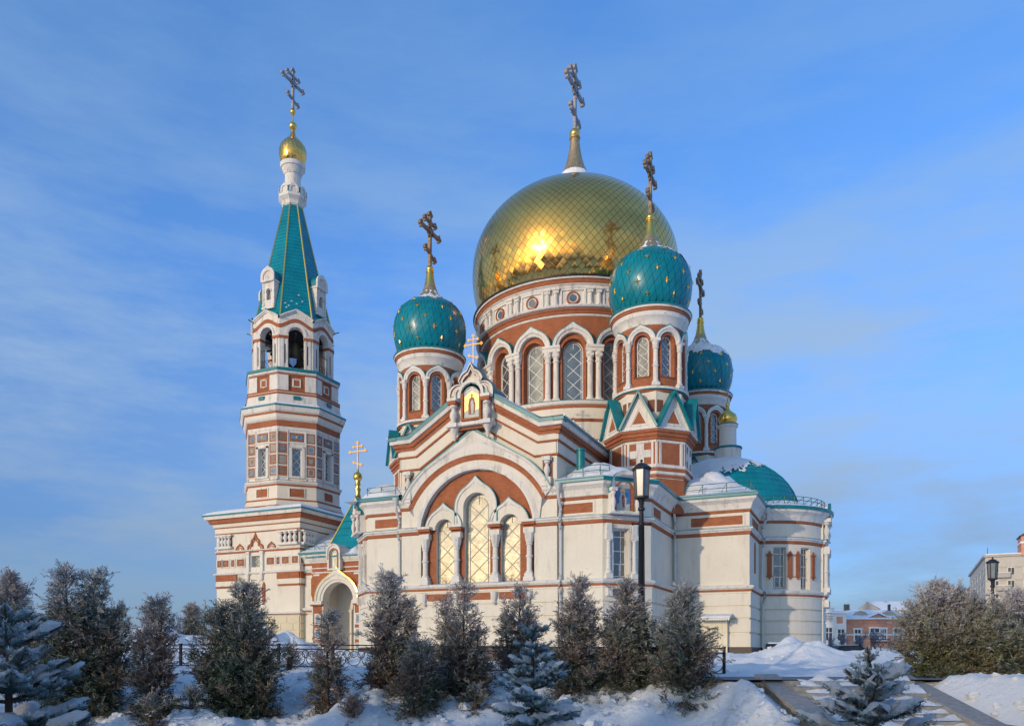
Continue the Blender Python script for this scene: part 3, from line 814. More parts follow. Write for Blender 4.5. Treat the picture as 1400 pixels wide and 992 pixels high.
for i, P, L, c in chamfers:
    b = empty('corner_bay', P(c, 0, 0), cath)
    inv = Matrix.Translation(-Vector(P(c, 0, 0)))
    off = Vector(P(c, 0, 0))
    Q = (lambda P, off: (lambda s, d, z: tuple(Vector(P(s, d, z)) - off)))(P, off)
    glazing(Q, c, .5, 4.05, 6.78, 'rect', -.38, 'glass', lattice=False, bars=CASE).build('window', b)
    m = MB()
    for sg in (-1, 1):
        q = c + sg * .80
        m.lathe_at(Q, q, .1, column_prof(.13, 4.3, 6.15), 'white', 10)
        m.box(Q, q - .2, q + .2, 0, .24, 4.0, 4.3, 'white'); m.box(Q, q - .2, q + .2, 0, .24, 6.15, 6.45, 'white'); m.box(Q, q - .15, q + .15, 0, .2, 6.45, 7.05, 'white')
        m.box(Q, q - .16, q + .16, 0, .3, 3.05, 3.5, 'white')
        m.box(Q, c + sg * .56 - .06, c + sg * .56 + .06, 0, .10, 4.05, 6.9, 'white')
    m.box(Q, c - .62, c + .62, 0, .11, 6.8, 6.95, 'white')
    m.box(Q, c - .62, c + .62, .07, .085, 3.1, 3.45, 'brick')
    m.build('surround', b)
    k = MB()
    # block carrying the icon, standing proud of the cornice
    wall(k, Q, c - .80, c + .80, 7.56, lambda s: 9.05 + math.sqrt(max(0, .80 ** 2 - (s - c) ** 2)), [(c, .50, 7.72, 8.78, 'arch')], 'white', dep=.22, d=.42, rmat='brick', extra=[c - .8 * math.cos(PI * q / 16) for q in range(17)])
    archband(k, Q, [(ring(c, .50, 8.78, 7.72), .42), (ring(c, .50, 8.78, 7.72), .46), (ring(c, .60, 8.78, 7.72), .46), (ring(c, .60, 8.78, 7.72), .42)], 'brick')
    archband(k, Q, [(ring(c, .62, 9.05, 8.7), .42), (ring(c, .64, 9.05, 8.7), .5), (ring(c, .84, 9.05, 8.7), .58), (ring(c, .86, 9.05, 8.7), -.8)], ['white', 'white', 'teal'])
    o = ring(c, .80, 9.05, 7.56)
    k.strip([Q(a, .42, z) for a, z in o], [Q(a, -.8, z) for a, z in o], 'white')
    for sg in (-1, 1): k.lathe_at(Q, c + sg * .74, .55, baluster_prof(.15, 7.6, 8.72), 'white', 10)
    k.box(Q, c - .95, c + .95, .3, .68, 7.5, 7.6, 'white')
    for sg in (-1, 1): k.box(Q, c + sg * .74 - .17, c + sg * .74 + .17, .38, .72, 8.72, 8.92, 'white')
    k.build('kokoshnik', b)
    ic = MB(); figure(ic, Q, c, 7.74, 9.22, .47, .24, 'icon_blue', 'icon_pale' if i == 1 else 'icon_robe'); ic.build('icon', b)
# apse windows, brick pendants, axial bay
ap = empty('apse', (AX, 0, 0), cath)
PA0 = cyl(0, 0, AR)
for a in aw:
    glazing(PA0, AR * a, .42, 4.1, 6.85, 'rect', -.36, 'glass', lattice=False, bars=CASE).build('window', ap)
    m = MB()
    for sg in (-1, 1):
        q = AR * a + sg * .68
        m.box(PA0, q - .14, q + .14, 0, .10, 4.95, 6.35, 'brick', 1)
        for z0, z1 in ((6.35, 6.62), (4.95, 4.72)): m.prism(PA0, [(q - .14, z0), (q, z1), (q + .14, z0)], 0, .10, 'brick')
        m.box(PA0, q - .22, q + .22, 0, .14, 6.32, 6.38, 'brick', 1); m.box(PA0, q - .2, q + .2, 0, .14, 4.9, 4.96, 'brick', 1)
    m.build('brick_pendants', ap)
bay = MB()
P = plane(AR - .32, -1.35, AR - .32, 1.35)
bay.box(P, 0, 2.7, -.6, .25, -.6, 9.3, 'cream')
bay.plan([(AR - .4, -1.35), (AR - .07, -1.35), (AR - .07, 1.35), (AR - .4, 1.35)], LEDGE, LEDGEM, closed=False)
bay.plan([(AR - .4, -1.35), (AR - .07, -1.35), (AR - .07, 1.35), (AR - .4, 1.35)], MID, MIDM, closed=False)
for q in (.3, 2.4):
    bay.lathe_at(P, q, .42, column_prof(.16, 4.3, 6.6), 'white', 10); bay.box(P, q - .24, q + .24, .2, .66, 4.0, 4.3, 'white'); bay.box(P, q - .24, q + .24, .2, .66, 6.6, 7.1, 'white')
    bay.lathe_at(P, q, .45, baluster_prof(.22, 7.6, 8.75), 'white', 10); bay.box(P, q - .26, q + .26, .2, .72, 8.75, 9.0, 'white'); bay.box(P, q - .24, q + .24, .2, .6, 3.0, 3.5, 'white')
archband(bay, P, [(ring(1.35, .7, 9.0, 8.9), .3), (ring(1.35, .9, 9.0, 8.9), .6), (ring(1.35, 1.05, 9.0, 8.9, .15), .7), (ring(1.35, 1.07, 9.0, 8.9, .15), .5), (ring(1.35, 1.06, 9.0, 8.9, .12), -.5)], ['white', 'white', 'teal', 'snow'])
bay.prism(P, ring(1.35, 1.0, 9.0, 8.9), -.5, .4, 'white')
bay.build('axial_bay', ap)
# conch: teal half dome half under snow
con = MB(); A0, B0, H0, cx0 = 5.3, 4.75, 4.35, -2.35
def cp(a, e, off=0):
    ce, se = math.cos(e), math.sin(e)
    return (cx0 + (A0 + off) * ce * math.cos(a), (B0 + off) * ce * math.sin(a), 9.55 + (H0 + off) * se)
n1, n2 = 72, 24
con.grid([[cp(2 * PI * i / n1, PI / 2 * .995 * j / n2) for i in range(n1)] for j in range(n2 + 1)], 'teal_tile', True, True)
for i in range(n1):   # standing seams
    a = 2 * PI * i / n1
    con.tube([cp(a, PI / 2 * j / 12, .015) for j in range(12)], .022, 'teal_tile', 4)
for j in range(1, 14): con.tube([cp(2 * PI * i / 48, PI / 2 * j / 15, .012) for i in range(49)], .012, 'teal_tile', 4)
con.build('conch', ap)
sn = MB(); n1, n2 = 260, 90
idx = {}
def cover(a, e):
    # bare teal between the south-east flank patch; everything else is white
    d = Vector((math.cos(a), math.sin(a)))
    az = math.degrees(a)
    nz = noise.noise(Vector((math.cos(a) * 5, math.sin(a) * 5, e * 4))) * .5 + noise.noise(Vector((math.cos(a) * 22, math.sin(a) * 22, e * 18))) * .35
    up = math.degrees(e)
    bare = (-96 + 14 * nz + max(0, 26 - up) * 1.6) < az < 60 and (7 + 9 * nz) < up < (60 + 18 * nz + az * .25)
    return not bare
for j in range(n2):
    for i in range(n1):
        a = -PI + 2 * PI * i / n1; e = PI / 2 * .99 * j / n2
        if cover(a + PI / n1, e + .01):
            q = []
            for (ii, jj) in ((i, j), (i + 1, j), (i + 1, j + 1), (i, j + 1)):
                key = (ii % n1, jj)
                if key not in idx:
                    aa_ = -PI + 2 * PI * ii / n1; ee = PI / 2 * .99 * jj / n2
                    idx[key] = sn.add([cp(aa_, ee, .07 + .05 * noise.noise(Vector((math.cos(aa_) * 6, math.sin(aa_) * 6, ee * 5))))])
                q.append(idx[key])
            sn.f.append(tuple(q)); sn.m.append('snow'); sn.s.append(True)
sn.build('snow_cover', ap)
cu = MB()   # little cupola on the apse
cu.lathe((0, 0, 0), [(.95, 13.2), (.95, 14.35), (1.02, 14.4), (1.02, 14.5), (.62, 14.56), (.60, 15.9), (.68, 15.95), (.75, 16.1), (.75, 16.18), (.45, 16.22)], ['white', 'teal', 'teal', 'snow', 'white', 'white', 'white', 'teal', 'white'], 20)
c = cu.build('cupola', ap, (-1.95, 0, .25))
gm = MB(); gm.lathe((0, 0, 0), [(.5, 16.2), (.64, 16.4), (.68, 16.62), (.58, 16.9), (.34, 17.1), (.16, 17.28), (.09, 17.5)], 'gold', 20); gm.ball((0, 0, 17.62), .16, 'gold', 12)
gm.ball((0, 0, 17.9), .06, 'gold', 8); gm.build('gold_dome', c)
cross('cross', 1.1, .62, c, (0, 0, 17.7), ornate=False, mat='gold_dull')

# ---- the south gable
G = plane(-5.1, -17.2, 5.1, -17.2)
def PG(s, d, z): return (s, -17.2 - d, z)
PG0 = lambda s, d, z: (s, -d, z)           # relative to the gable's own empty
gab = empty('south_gable', (0, -17.2, 0), cath)
m = MB()
top = lambda s: 12.9 if abs(s) > 4.2 else 12.9 + (4.2 - abs(s)) * .6
wall(m, PG0, -5.1, 5.1, 3.9, top, [(0, 3.73, 4.0, 6.93, 'arch')], 'cream', dep=.35, rmat='cream', extra=(-4.2, 4.2, 0))
for sg in (-1, 1):
    m.poly([(sg * 5.1, 0, 3.9), (sg * 5.1, .2, 3.9), (sg * 5.1, .2, 9.3), (sg * 5.1, 0, 9.3)], 'cream')
    m.poly([(sg * 5.1, 0, 9.2), (sg * 5.1, 11, 9.2), (sg * 5.1, 11, 12.9), (sg * 5.1, 0, 12.9)], 'cream')
# cream ring, brick ring, cream field, keel moulding
R1 = ring(0, 3.73, 6.93, 7.5, n=40)
r = lambda rr, zz, e, og=0: ring(0, rr, zz, None, og, 40, e)
archband(m, PG0, [(ring(0, 3.73, 6.93, None, 0, 40, 7.5), 0), (ring(0, 3.73, 6.93, None, 0, 40, 7.5), .14), (ring(0, 3.86, 6.93, None, 0, 40, 7.5), .17), (ring(0, 4.12, 6.9, None, 0, 40, 7.5), .10), (r(4.78, 6.42, 8.65), .10), (r(4.78, 6.42, 8.65), .13), (r(4.93, 6.46, 8.65), .16), (r(5.02, 6.5, 8.75), .20), (r(5.36, 6.5, 9.0, .3), .26), (r(5.44, 6.5, 9.05, .62), .36), (r(5.52, 6.5, 9.1, .85), .38), (r(5.60, 6.5, 9.1, .98), .38), (r(5.60, 6.5, 9.1, .98), 0)],
         ['white', 'white', 'white', 'cream', 'brick', 'brick', 'brick', 'white', 'white', 'white', 'teal', 'teal'])
for sg in (-1, 1):   # pilasters standing on the pier caps
    q = sg * 4.55
    m.lathe_at(PG0, q, .12, baluster_prof(.2, 9.75, 10.7), 'white', 12)
    m.box(PG0, q - .28, q + .28, 0, .3, 9.26, 9.75, 'white'); m.box(PG0, q - .26, q + .26, 0, .34, 10.7, 10.92, 'white')
    m.box(PG0, q - .3, q + .3, 0, .02, 9.7, 10.9, 'brick_dark')
# raking cornice
path = [(-5.1, 12.98), (-4.3, 12.98), (0, 15.6), (4.3, 12.98), (5.1, 12.98)]
RK = [(.0, -.4), (.02, .62), (-.19, .62), (-.21, .56), (-.40, .50), (-.41, .40), (-.62, .34), (-.63, .26), (-.80, .22), (-.82, .16), (-1.12, .13), (-1.13, .17), (-1.23, .15), (-1.24, .08), (-1.88, .08), (-1.89, .12), (-1.99, .10), (-2.0, .0)]
RKM = ['teal', 'teal', 'white', 'white', 'white', 'brick', 'brick', 'brick', 'cream', 'cream', 'brick', 'brick', 'brick', 'cream', 'brick', 'brick', 'brick']
for sg in (-1, 1):
    pth = [(0, 15.6), (sg * 4.3, 12.98), (sg * 5.12, 12.98)]
    if sg > 0: m.sweep(PG0, [(a, b) for a, b in pth], RK, RKM)
    else: m.sweep(PG0, [(a, b) for a, b in reversed(pth)], RK, RKM)
for sg in (-1, 1):  # the same cornice returns along the flanks of the arm
    pr = [(-z_, a) for a, z_ in RK]
    pp = [(sg * 5.1, .0), (sg * 5.1, 10.2)] if sg > 0 else [(sg * 5.1, 10.2), (sg * 5.1, .0)]
    m.plan(pp, [(b, 12.98 + a) for a, b in RK], RKM, closed=False)
    # cornice corner block
    for (n0, n1, dd, mt) in ((-.20, .02, .62, 'teal'), (-.41, -.20, .53, 'white'), (-.62, -.41, .37, 'brick'), (-.82, -.62, .24, 'brick'), (-1.12, -.82, .145, 'cream'), (-1.23, -1.12, .165, 'brick'), (-1.88, -1.23, .08, 'cream'), (-1.99, -1.88, .115, 'brick')):
        s0_, s1_ = (5.09, 5.1 + dd) if sg > 0 else (-5.1 - dd, -5.09)
        m.box(PG0, s0_, s1_, -.02, dd, 12.98 + n0, 12.98 + n1, mt)
m.build('wall', gab)
# recessed brick field with three lights
m = MB()
lights = [(0, .84, 4.05, 8.5), (-2.15, .62, 4.05, 7.3), (2.15, .62, 4.05, 7.3)]
wall(m, PG0, -3.73, 3.73, 3.9, lambda s: 10.7, [(a, b, c_, e, 'arch') for a, b, c_, e in lights], 'brick', dep=.30, d=-.22, rmat='cream')
for a, b, c_, e in lights:
    og = .42 if a == 0 else .3; ro = 1.36 if a == 0 else 1.24
    ft = 7.5
    archband(m, PG0, [(ring(a, b, e, ft), -.22), (ring(a, b, e, ft), -.02), (ring(a, ro - .14, e, ft), .0), (ring(a, ro - .12, e, ft, og * .8), .07), (ring(a, ro, e, ft, og), .07), (ring(a, ro + .02, e, ft, og), -.22)], ['cream', 'cream', 'white', 'white', 'white'])
    archband(m, PG0, [(ring(a, ro, e, 7.5, og), .073), (ring(a, ro + .05, e, 7.5, og * 1.05), .073), (ring(a, ro + .05, e, 7.5, og * 1.05), -.22)], 'teal')
m.build('tympanum', gab)
for a, b, c_, e in lights:
    glazing(PG0, a, b, c_, e, 'arch', -.48, 'glass_sky_glow', .24 if a == 0 else .10, 1.08 if a == 0 else .98, .055, frame='muntin').build('window', gab)
for q in (-3.42, -1.27, 1.27, 3.42):
    c = MB()
    c.box(PG0, q - .34, q + .34, -.22, .02, 7.06, 7.2, 'brick'); c.box(PG0, q - .40, q + .40, -.22, .22, 7.2, 7.36, 'brick'); c.box(PG0, q - .43, q + .43, -.22, .28, 7.36, 7.5, 'white')
    c.box(PG0, q - .32, q + .32, -.22, .16, 6.75, 7.06, 'white')
    c.lathe_at(PG0, q, -.02, [(.17, 6.15), (.22, 6.25), (.28, 6.5), (.31, 6.75)], 'white', 8)
    c.lathe_at(PG0, q, -.02, [(.22, 4.45), (.22, 4.55), (.16, 4.62), (.16, 5.35), (.21, 5.38), (.21, 5.47), (.16, 5.5), (.15, 6.05), (.2, 6.08), (.2, 6.16)], 'white', 12)
    c.box(PG0, q - .3, q + .3, -.22, .22, 4.0, 4.25, 'white'); c.box(PG0, q - .24, q + .24, -.22, .18, 4.25, 4.46, 'white')
    c.build('column', gab)
m = MB()   # consoles and brick fields under the sill
for a, b in ((-3.2, -1.55), (-1.0, 1.0), (1.55, 3.2)): m.box(PG0, a, b, .07, .085, 3.02, 3.44, 'brick')
for q in (-3.42, -1.27, 1.27, 3.42):
    m.lathe_at(PG0, q, .15, [(.05, 2.72), (.14, 2.85), (.1, 2.95), (.2, 3.15), (.24, 3.45)], 'white', 8)
m.build('sill_consoles', gab)
# icon aedicule
ic = MB(); zc = 15.05
tre = []
def arc(cx_, cz_, r_, a0, a1, n=9): return [(cx_ + r_ * math.cos(a0 + (a1 - a0) * i / n), cz_ + r_ * math.sin(a0 + (a1 - a0) * i / n)) for i in range(n + 1)]
def tref(k):
    L_ = arc(-.86 * k, 14.95, .60 * k + .0, PI, PI * .38); T_ = arc(0, 15.5, .84 * k, PI * .90, PI * .60)
    pts = [(-.86 * k - .60 * k, 14.55)] + L_ + T_
    peak = [(0, 15.5 + 1.26 * k)]
    return pts + peak + [(-a, b) for a, b in reversed(pts)]
ic.prism(PG0, [(a, b - .02) for a, b in tref(.98)], -1.2, .46, 'cream', side='teal')
rows = []
for k, d_ in ((1.0, .46), (1.0, .72), (.9, .72), (.88, .62), (.78, .60), (.76, .68), (.67, .66), (.65, .54)): rows.append([PG0(a, d_, z) for a, z in tref(k)])
ic.grid(rows, ['teal', 'white', 'brick', 'white', 'white', 'white', 'brick'])
ic.box(PG0, -1.35, 1.35, .0, .44, 13.2, 14.9, 'cream')
archband(ic, PG0, [(ring(0, .5, 14.85, 13.55), .42), (ring(0, .52, 14.85, 13.55), .62), (ring(0, .64, 14.85, 13.55), .62), (ring(0, .64, 14.85, 13.55), .44)], 'brick')
archband(ic, PG0, [(ring(0, .64, 14.9, 14.75), .44), (ring(0, .66, 14.9, 14.75), .68), (ring(0, .84, 14.9, 14.75), .7), (ring(0, .86, 14.9, 14.75), .44)], 'white')
ic.box(PG0, -.66, .66, .44, .62, 13.42, 13.55, 'brick')
for sg in (-1, 1):
    q = sg * 1.08
    ic.lathe_at(PG0, q, .72, baluster_prof(.24, 13.25, 14.35), 'white', 12)
    ic.box(PG0, q - .27, q + .27, .4, 1.0, 14.35, 14.62, 'brick'); ic.box(PG0, q - .30, q + .30, .4, 1.02, 14.55, 14.72, 'white')
    ic.box(PG0, q - .34, q + .34, .2, 1.02, 13.02, 13.25, 'white')
    ic.lathe_at(PG0, q, .6, [(.03, 12.3), (.12, 12.45), (.1, 12.6), (.2, 12.8), (.3, 13.02)], 'white', 10)
ic.box(PG0, -1.05, 1.05, .2, .92, 13.06, 13.25, 'white'); ic.box(PG0, -1.0, 1.0, .2, .6, 12.9, 13.06, 'brick')
ic.build('kokoshnik', gab)
fg = MB(); figure(fg, PG0, 0, 13.56, 15.34, .5, .5); fg.build('icon', gab)
cc = cross('cross', 1.6, 1.05, gab, (0, -.3, 16.8), rot=0, mat='gold_matt', ornate=False)
# roof over the arm
rf = MB()
for sg in (-1, 1):
    rows = []
    for j in range(17):
        y = -.65 + 10.9 * j / 16
        row = []
        for i in range(14):
            x = 5.7 * (1 - i / 13)
            z = 13.0 if x > 4.3 else 13.0 + (4.3 - x) * .61
            row.append((sg * x, y, z + .02 + (0 if (j == 0 or i == 0) else .13 + .1 * noise.noise(Vector((x * .9 + sg * 5, y * .8, 3))))))
        rows.append(row)
    rf.grid(rows, 'snow', True)
    rf.poly([(sg * 5.72, -.66, 12.99), (sg * 5.72, 10.2, 12.99), (sg * 4.3, 10.2, 12.995), (sg * 4.3, -.66, 12.995)], 'teal')
    # gutter rail with clips along the eave
    for z in (13.05,): rf.tube([(sg * 5.74, -.6, z - .06), (sg * 5.74, 10, z - .06)], .05, 'pipe')
    for k in range(9): rf.tube([(sg * 5.72, .2 + k * 1.15, 13.0), (sg * 5.6, .2 + k * 1.15, 13.22), (sg * 5.3, .2 + k * 1.15, 13.1)], .035, 'pipe', 5)
rf.build('roof', gab)
# teal flue on the flank roof, downpipes, roof rails
vt = MB(); vt.lathe((6.05, -15.9, 0), [(.24, 9.6), (.24, 11.4), (.3, 11.42), (.3, 11.5), (.05, 11.6)], 'teal', 16); vt.lathe((6.05, -15.9, 0), [(.27, 9.9), (.27, 9.96)], 'teal', 16); vt.build('flue', cath)
def downpipe(x, y, nx, ny, ztop=9.3):
    p = MB(); o = lambda d, z: (x + nx * d, y + ny * d, z)
    p.lathe((x + nx * .55, y + ny * .55, 0), [(.08, ztop - .35), (.2, ztop - .05), (.22, ztop + .05)], 'pipe', 12)
    p.tube([o(.55, ztop - .3), o(.5, ztop - .7), o(.18, ztop - 1.2), o(.14, 8.0), o(.16, 7.75), o(.32, 7.4), o(.32, 7.15), o(.14, 6.8), o(.12, 4.4), o(.18, 4.15), o(.36, 3.9), o(.36, 3.5), o(.18, 3.15), o(.15, .6), o(.16, .3), o(.4, .05)], .085, 'pipe', 8)
    for z in (8.2, 5.6, 2.2): p.lathe(o(.13, z), [(.1, -.03), (.115, -.03), (.115, .03), (.1, .03)], 'pipe', 10)
    p.build('downpipe', cath)
downpipe(5.3, -17.0, 0, -1); downpipe(10.05, -9.4, 0, -1); downpipe(14.62, -4.75, .7, -.3); downpipe(-5.3, -17, 0, -1); downpipe(-9.85, -14.6, -1, 0)
def rail(path, z, name='roof_rail', step=1.25, h=.62):
    r_ = MB(); pts = []
    for (x0, y0), (x1, y1) in zip(path, path[1:]):
        L = math.hypot(x1 - x0, y1 - y0); n = max(1, round(L / step))
        for i in range(n): pts.append((x0 + (x1 - x0) * i / n, y0 + (y1 - y0) * i / n))
    pts.append(path[-1])
    cx_, cy_ = (0, 0)
    for q in pts:
        v = Vector((q[0], q[1])) ; v = v / (v.length or 1)
        r_.tube([(q[0], q[1], z - .1), (q[0], q[1], z + h)], .026, 'rail_green', 5)
        r_.tube([(q[0] - v.x * .5, q[1] - v.y * .5, z + .1), (q[0], q[1], z + h * .95)], .02, 'rail_green', 4)
    for zz in (.32, .62):
        r_.tube([(q[0], q[1], z + h * zz / .62) for q in pts], .022, 'rail_green', 5)
    return r_.build(name, cath)
rail([(5.6, -17.1), (7.6, -17.1), (8.0, -16.7)], 9.62); rail([(-5.6, -17.1), (-7.7, -17.1)], 9.62)
rail([(-9.95, -14.8), (-9.95, -9.5)], 9.62)
rail([(10.3, -9.5), (14.6, -9.5), (14.6, -5.2)], 9.62)
rail([(AX + 4.6 * math.cos(R_(a)), 4.6 * math.sin(R_(a))) for a in range(-78, 80, 9)], 9.72, step=2, h=.5)
# porch over the little side door in the east wall
PD = plane(9.85, -9.4, 14.5, -9.4)
dr = empty('side_door', (12.0, -9.4, 0), cath)
PD0 = lambda s, d, z: (s, -d, z)
m = MB(); m.box(PD0, -.2, 1.25, 0, .35, -.3, 1.95, 'door_paint'); m.build('casing', dr)
m = MB(); m.box(PD0, .1, .95, .35, .38, -.3, 1.65, 'door_paint'); m.tube([PD0(.85, .42, .75), PD0(.85, .42, .9)], .015, 'iron'); m.build('door', dr)
m = MB(); m.prism(lambda s, d, z: (d, -s, z), [(0, 2.2), (1.1, 1.98), (1.1, 1.92), (0, 2.12)], -.5, 1.5, 'pipe', back=True)
m.prism(lambda s, d, z: (d, -s, z), [(0, 2.32), (1.05, 2.12), (1.12, 2.0), (0, 2.2)], -.52, 1.52, 'snow', back=True)
for k in range(14): m.box(PD0, -.48 + k * .145, -.42 + k * .145, 1.08, 1.12, 1.84, 1.94, 'pipe')
for q in (-.4, 1.4): m.tube([PD0(q, 0, 1.5), PD0(q, .9, 1.95)], .02, 'iron')
m.build('canopy', dr)
# ---------------------------------------------------------------- nave between block and bell tower, with the porch
TX = -28.0
nv = MB()
npath = [(-23.4, -4.2), (-9.8, -4.2)]
P = plane(*npath[0], *npath[1])
wall(nv, P, 0, 13.6, -.6, 8.3, [], 'cream')
nv.plan(npath, [(a, z - .25) for a, z in LEDGE], LEDGEM, closed=False)
nv.plan(npath, [(a, z - .5) for a, z in MID], MIDM, closed=False)
nv.plan(npath, [(a, z - 1.05) for a, z in COR], CORM, closed=False)
nv.box(P, .95, 1.3, 0, .06, 4.8, 6.2, 'brick')
nv.prism(P, [(.95, 6.2), (1.12, 6.45), (1.3, 6.2)], 0, .06, 'brick'); nv.prism(P, [(.95, 4.8), (1.12, 4.55), (1.3, 4.8)], 0, .06, 'brick')
nv.build('nave_wall', cath)
nr = MB(); rows = []
for i in range(15):
    y = -4.8 + 9.6 * i / 14
    rows.append([(-23.3 + 13.6 * j / 20, y, 8.42 + 2.5 * (1 - abs(y) / 4.8) + .16 * noise.noise(Vector((j * .7, y, 2))) * (i % 14 > 0)) for j in range(21)])
nr.grid(rows, 'snow', True)
nr.box(P, 0, 13.6, .4, .62, 8.28, 8.44, 'teal')
nr.build('nave_roof', cath)
rail([(-23.0, -4.4), (-19.8, -4.4)], 8.6)

po = empty('porch', (-16.9, -8.0, 0), cath)
PP = lambda s, d, z: (s, -d, z)
m = MB(); HW = 2.42; AW = 1.46
wall(m, PP, -HW, HW, -.6, 7.3, [(0.15, AW, -.6, 3.98, 'arch')], 'brick', dep=.7, rmat='cream')
for sg in (-1, 1):
    m.poly([(sg * HW, 0, -.6), (sg * HW, 3.8, -.6), (sg * HW, 3.8, 7.3), (sg * HW, 0, 7.3)], 'cream')
    m.poly([(sg * 1.9 + .1, .7, -.6), (sg * 1.9 + .1, 3.7, -.6), (sg * 1.9 + .1, 3.7, 5.6), (sg * 1.9 + .1, .7, 5.6)], 'cream')
m.poly([(-2, .7, 5.6), (2.1, .7, 5.6), (2.1, 3.7, 5.6), (-2, 3.7, 5.6)], 'cream')
m.poly([(-HW, .7, -.6), (-1.3, .7, -.6), (-1.3, .7, 5.6), (-HW, .7, 5.6)], 'cream'); m.poly([(1.61, .7, -.6), (HW, .7, -.6), (HW, .7, 5.6), (1.61, .7, 5.6)], 'cream')
# inner arch, half-way in
Pin = lambda s, d, z: (s, 2.4 - d, z)
wall(m, Pin, -1.9, 2.0, -.6, 5.6, [(.55, .8, -.6, 3.5, 'arch')], 'cream', dep=.5, rmat='cream')
m.box(Pin, -.5, -.2, 0, .22, 3.2, 3.42, 'white'); m.box(Pin, -.44, -.26, 0, .15, -.6, 3.2, 'cream')
m.plan([(-HW, 3.8), (-HW, 0), (HW, 0), (HW, 3.8)], [(0, 6.2), (.03, 6.2), (.03, 6.3), (0, 6.3), (0, 6.55), (.05, 6.56), (.05, 6.62), (.02, 6.64), (.02, 7.0), (.1, 7.02), (.1, 7.1), (.16, 7.12), (.3, 7.3), (.3, 7.38), (.34, 7.4), (.34, 7.48)],
       ['white', 'white', 'white', None, 'white', 'white', 'white', 'brick', 'white', 'white', 'white', 'white', 'white', 'teal', 'teal'], closed=False)
for (x0, x1, z0, z1) in ((-2.3, -1.7, 6.0, 6.14), (1.6, 2.3, 6.0, 6.14)): m.box(PP, x0, x1, 0, .03, z0, z1, 'white')
c0 = .15
archband(m, PP, [(ring(c0, AW, 3.98, 3.9), 0), (ring(c0, AW, 3.98, 3.9), .12), (ring(c0, AW + .16, 3.98, 3.9), .16), (ring(c0, AW + .2, 3.98, 3.9), .24), (ring(c0, AW + .42, 3.98, 3.9, .1), .28), (ring(c0, AW + .46, 3.98, 3.9, .2), .36), (ring(c0, AW + .58, 3.98, 3.9, .42), .38), (ring(c0, AW + .68, 3.98, 3.9, .5), .36), (ring(c0, AW + .68, 3.98, 3.9, .5), 0)],
         ['white', 'cream', 'white', 'cream', 'white', 'white', 'gold', 'gold'])
for sg in (-1, 1):
    a, b = sorted((c0 + sg * (AW - .02), sg * (HW + .08)))
    m.box(PP, a, b, -.6, .32, 3.72, 3.98, 'white'); m.box(PP, a + .06, b - .06, -.6, .22, 3.6, 3.72, 'brick')
    a, b = sorted((c0 + sg * AW, sg * HW))
    for z0 in (-.3, .85, 2.0):
        q = (a + b) / 2
        m.box(PP, q - .3, q + .3, 0, .04, z0 + .1, z0 + 1.0, 'white'); m.box(PP, q - .2, q + .2, .04, .05, z0 + .2, z0 + .9, 'tile_grey'); m.box(PP, q - .12, q + .12, .05, .058, z0 + .35, z0 + .75, 'tile_blue')
    m.box(PP, a, a + .1, 0, .03, -.3, 3.6, 'white'); m.box(PP, b - .1, b, 0, .03, -.3, 3.6, 'white')
m.build('wall', po)
k = MB()
wall(k, PP, -.62, .62, 6.35, lambda s: 7.75 + math.sqrt(max(0, .62 ** 2 - s * s)), [(0, .34, 6.5, 7.62, 'arch')], 'white', dep=.15, d=.42, extra=[.62 * math.cos(PI * q / 12) for q in range(13)])
k.strip([PP(a, .42, z) for a, z in ring(0, .62, 7.75, 6.35)], [PP(a, -.7, z) for a, z in ring(0, .62, 7.75, 6.35)], 'white')
archband(k, PP, [(ring(0, .34, 7.62, 6.5), .42), (ring(0, .34, 7.62, 6.5), .46), (ring(0, .44, 7.62, 6.5), .46), (ring(0, .44, 7.62, 6.5), .42)], 'brick')
archband(k, PP, [(ring(0, .52, 7.75, 7.2), .42), (ring(0, .54, 7.75, 7.2), .5), (ring(0, .66, 7.75, 7.2), .54), (ring(0, .66, 7.75, 7.2), -.7)], 'white')
k.build('kokoshnik', po)
fg = MB(); figure(fg, PP, 0, 6.42, 7.94, .33, .285, 'icon_pale', 'icon_gold'); fg.build('icon', po)
rs = MB(); rows = []
for i in range(13):
    y = -.4 + 4.3 * i / 12
    rows.append([(-2.75 + 5.5 * j / 16, y, 7.5 + min(.9, max(0, y + .4) * .55) * max(.12, 1 - abs(j - 8) / 9) + .12 * noise.noise(Vector((j * .8, y * 1.3, 9)))) for j in range(17)])
rs.grid(rows, 'snow', True)
rs.box(PP, -2.76, 2.76, .34, .4, 7.4, 7.5, 'teal'); rs.build('snow_roof', po)
dd = MB(); dd.grid([[(1.25 + .75 * math.cos(a) * q, .75 + .7 * q * math.sin(a) + (1 - q) * .3, 7.55 + .75 * (1 - q * q) + .08 * math.sin(a * 3)) for a in [2 * PI * i / 16 for i in range(16)]] for q in (1.02, .9, .7, .5, .3, .02)], 'snow', True, True); dd.build('snow_drift', po)
tn = MB(); hb = 1.75; zb, zt = 8.15, 12.9; ty = 2.75
cr = [(-hb, ty - hb), (hb, ty - hb), (hb, ty + hb), (-hb, ty + hb)]
for i in range(4):
    a, b = cr[i], cr[(i + 1) % 4]
    n_ = 8
    for j in range(n_):
        f0, f1 = j / n_, (j + 1) / n_
        L_ = lambda p, f: (p[0] * (1 - f), ty + (p[1] - ty) * (1 - f), zb + (zt - zb) * f)
        tn.poly([L_(a, f0), L_(b, f0), L_(b, f1 * .985), L_(a, f1 * .985)], 'teal_tile')
    tn.tube([(a[0], a[1], zb), (0, ty, zt)], .07, 'gold', 6)
tn.box(lambda s, d, z: (s, ty - d, z), -hb - .05, hb + .05, -hb - .05, hb + .05, 7.0, zb, 'white')
tn.build('tent_roof', po)
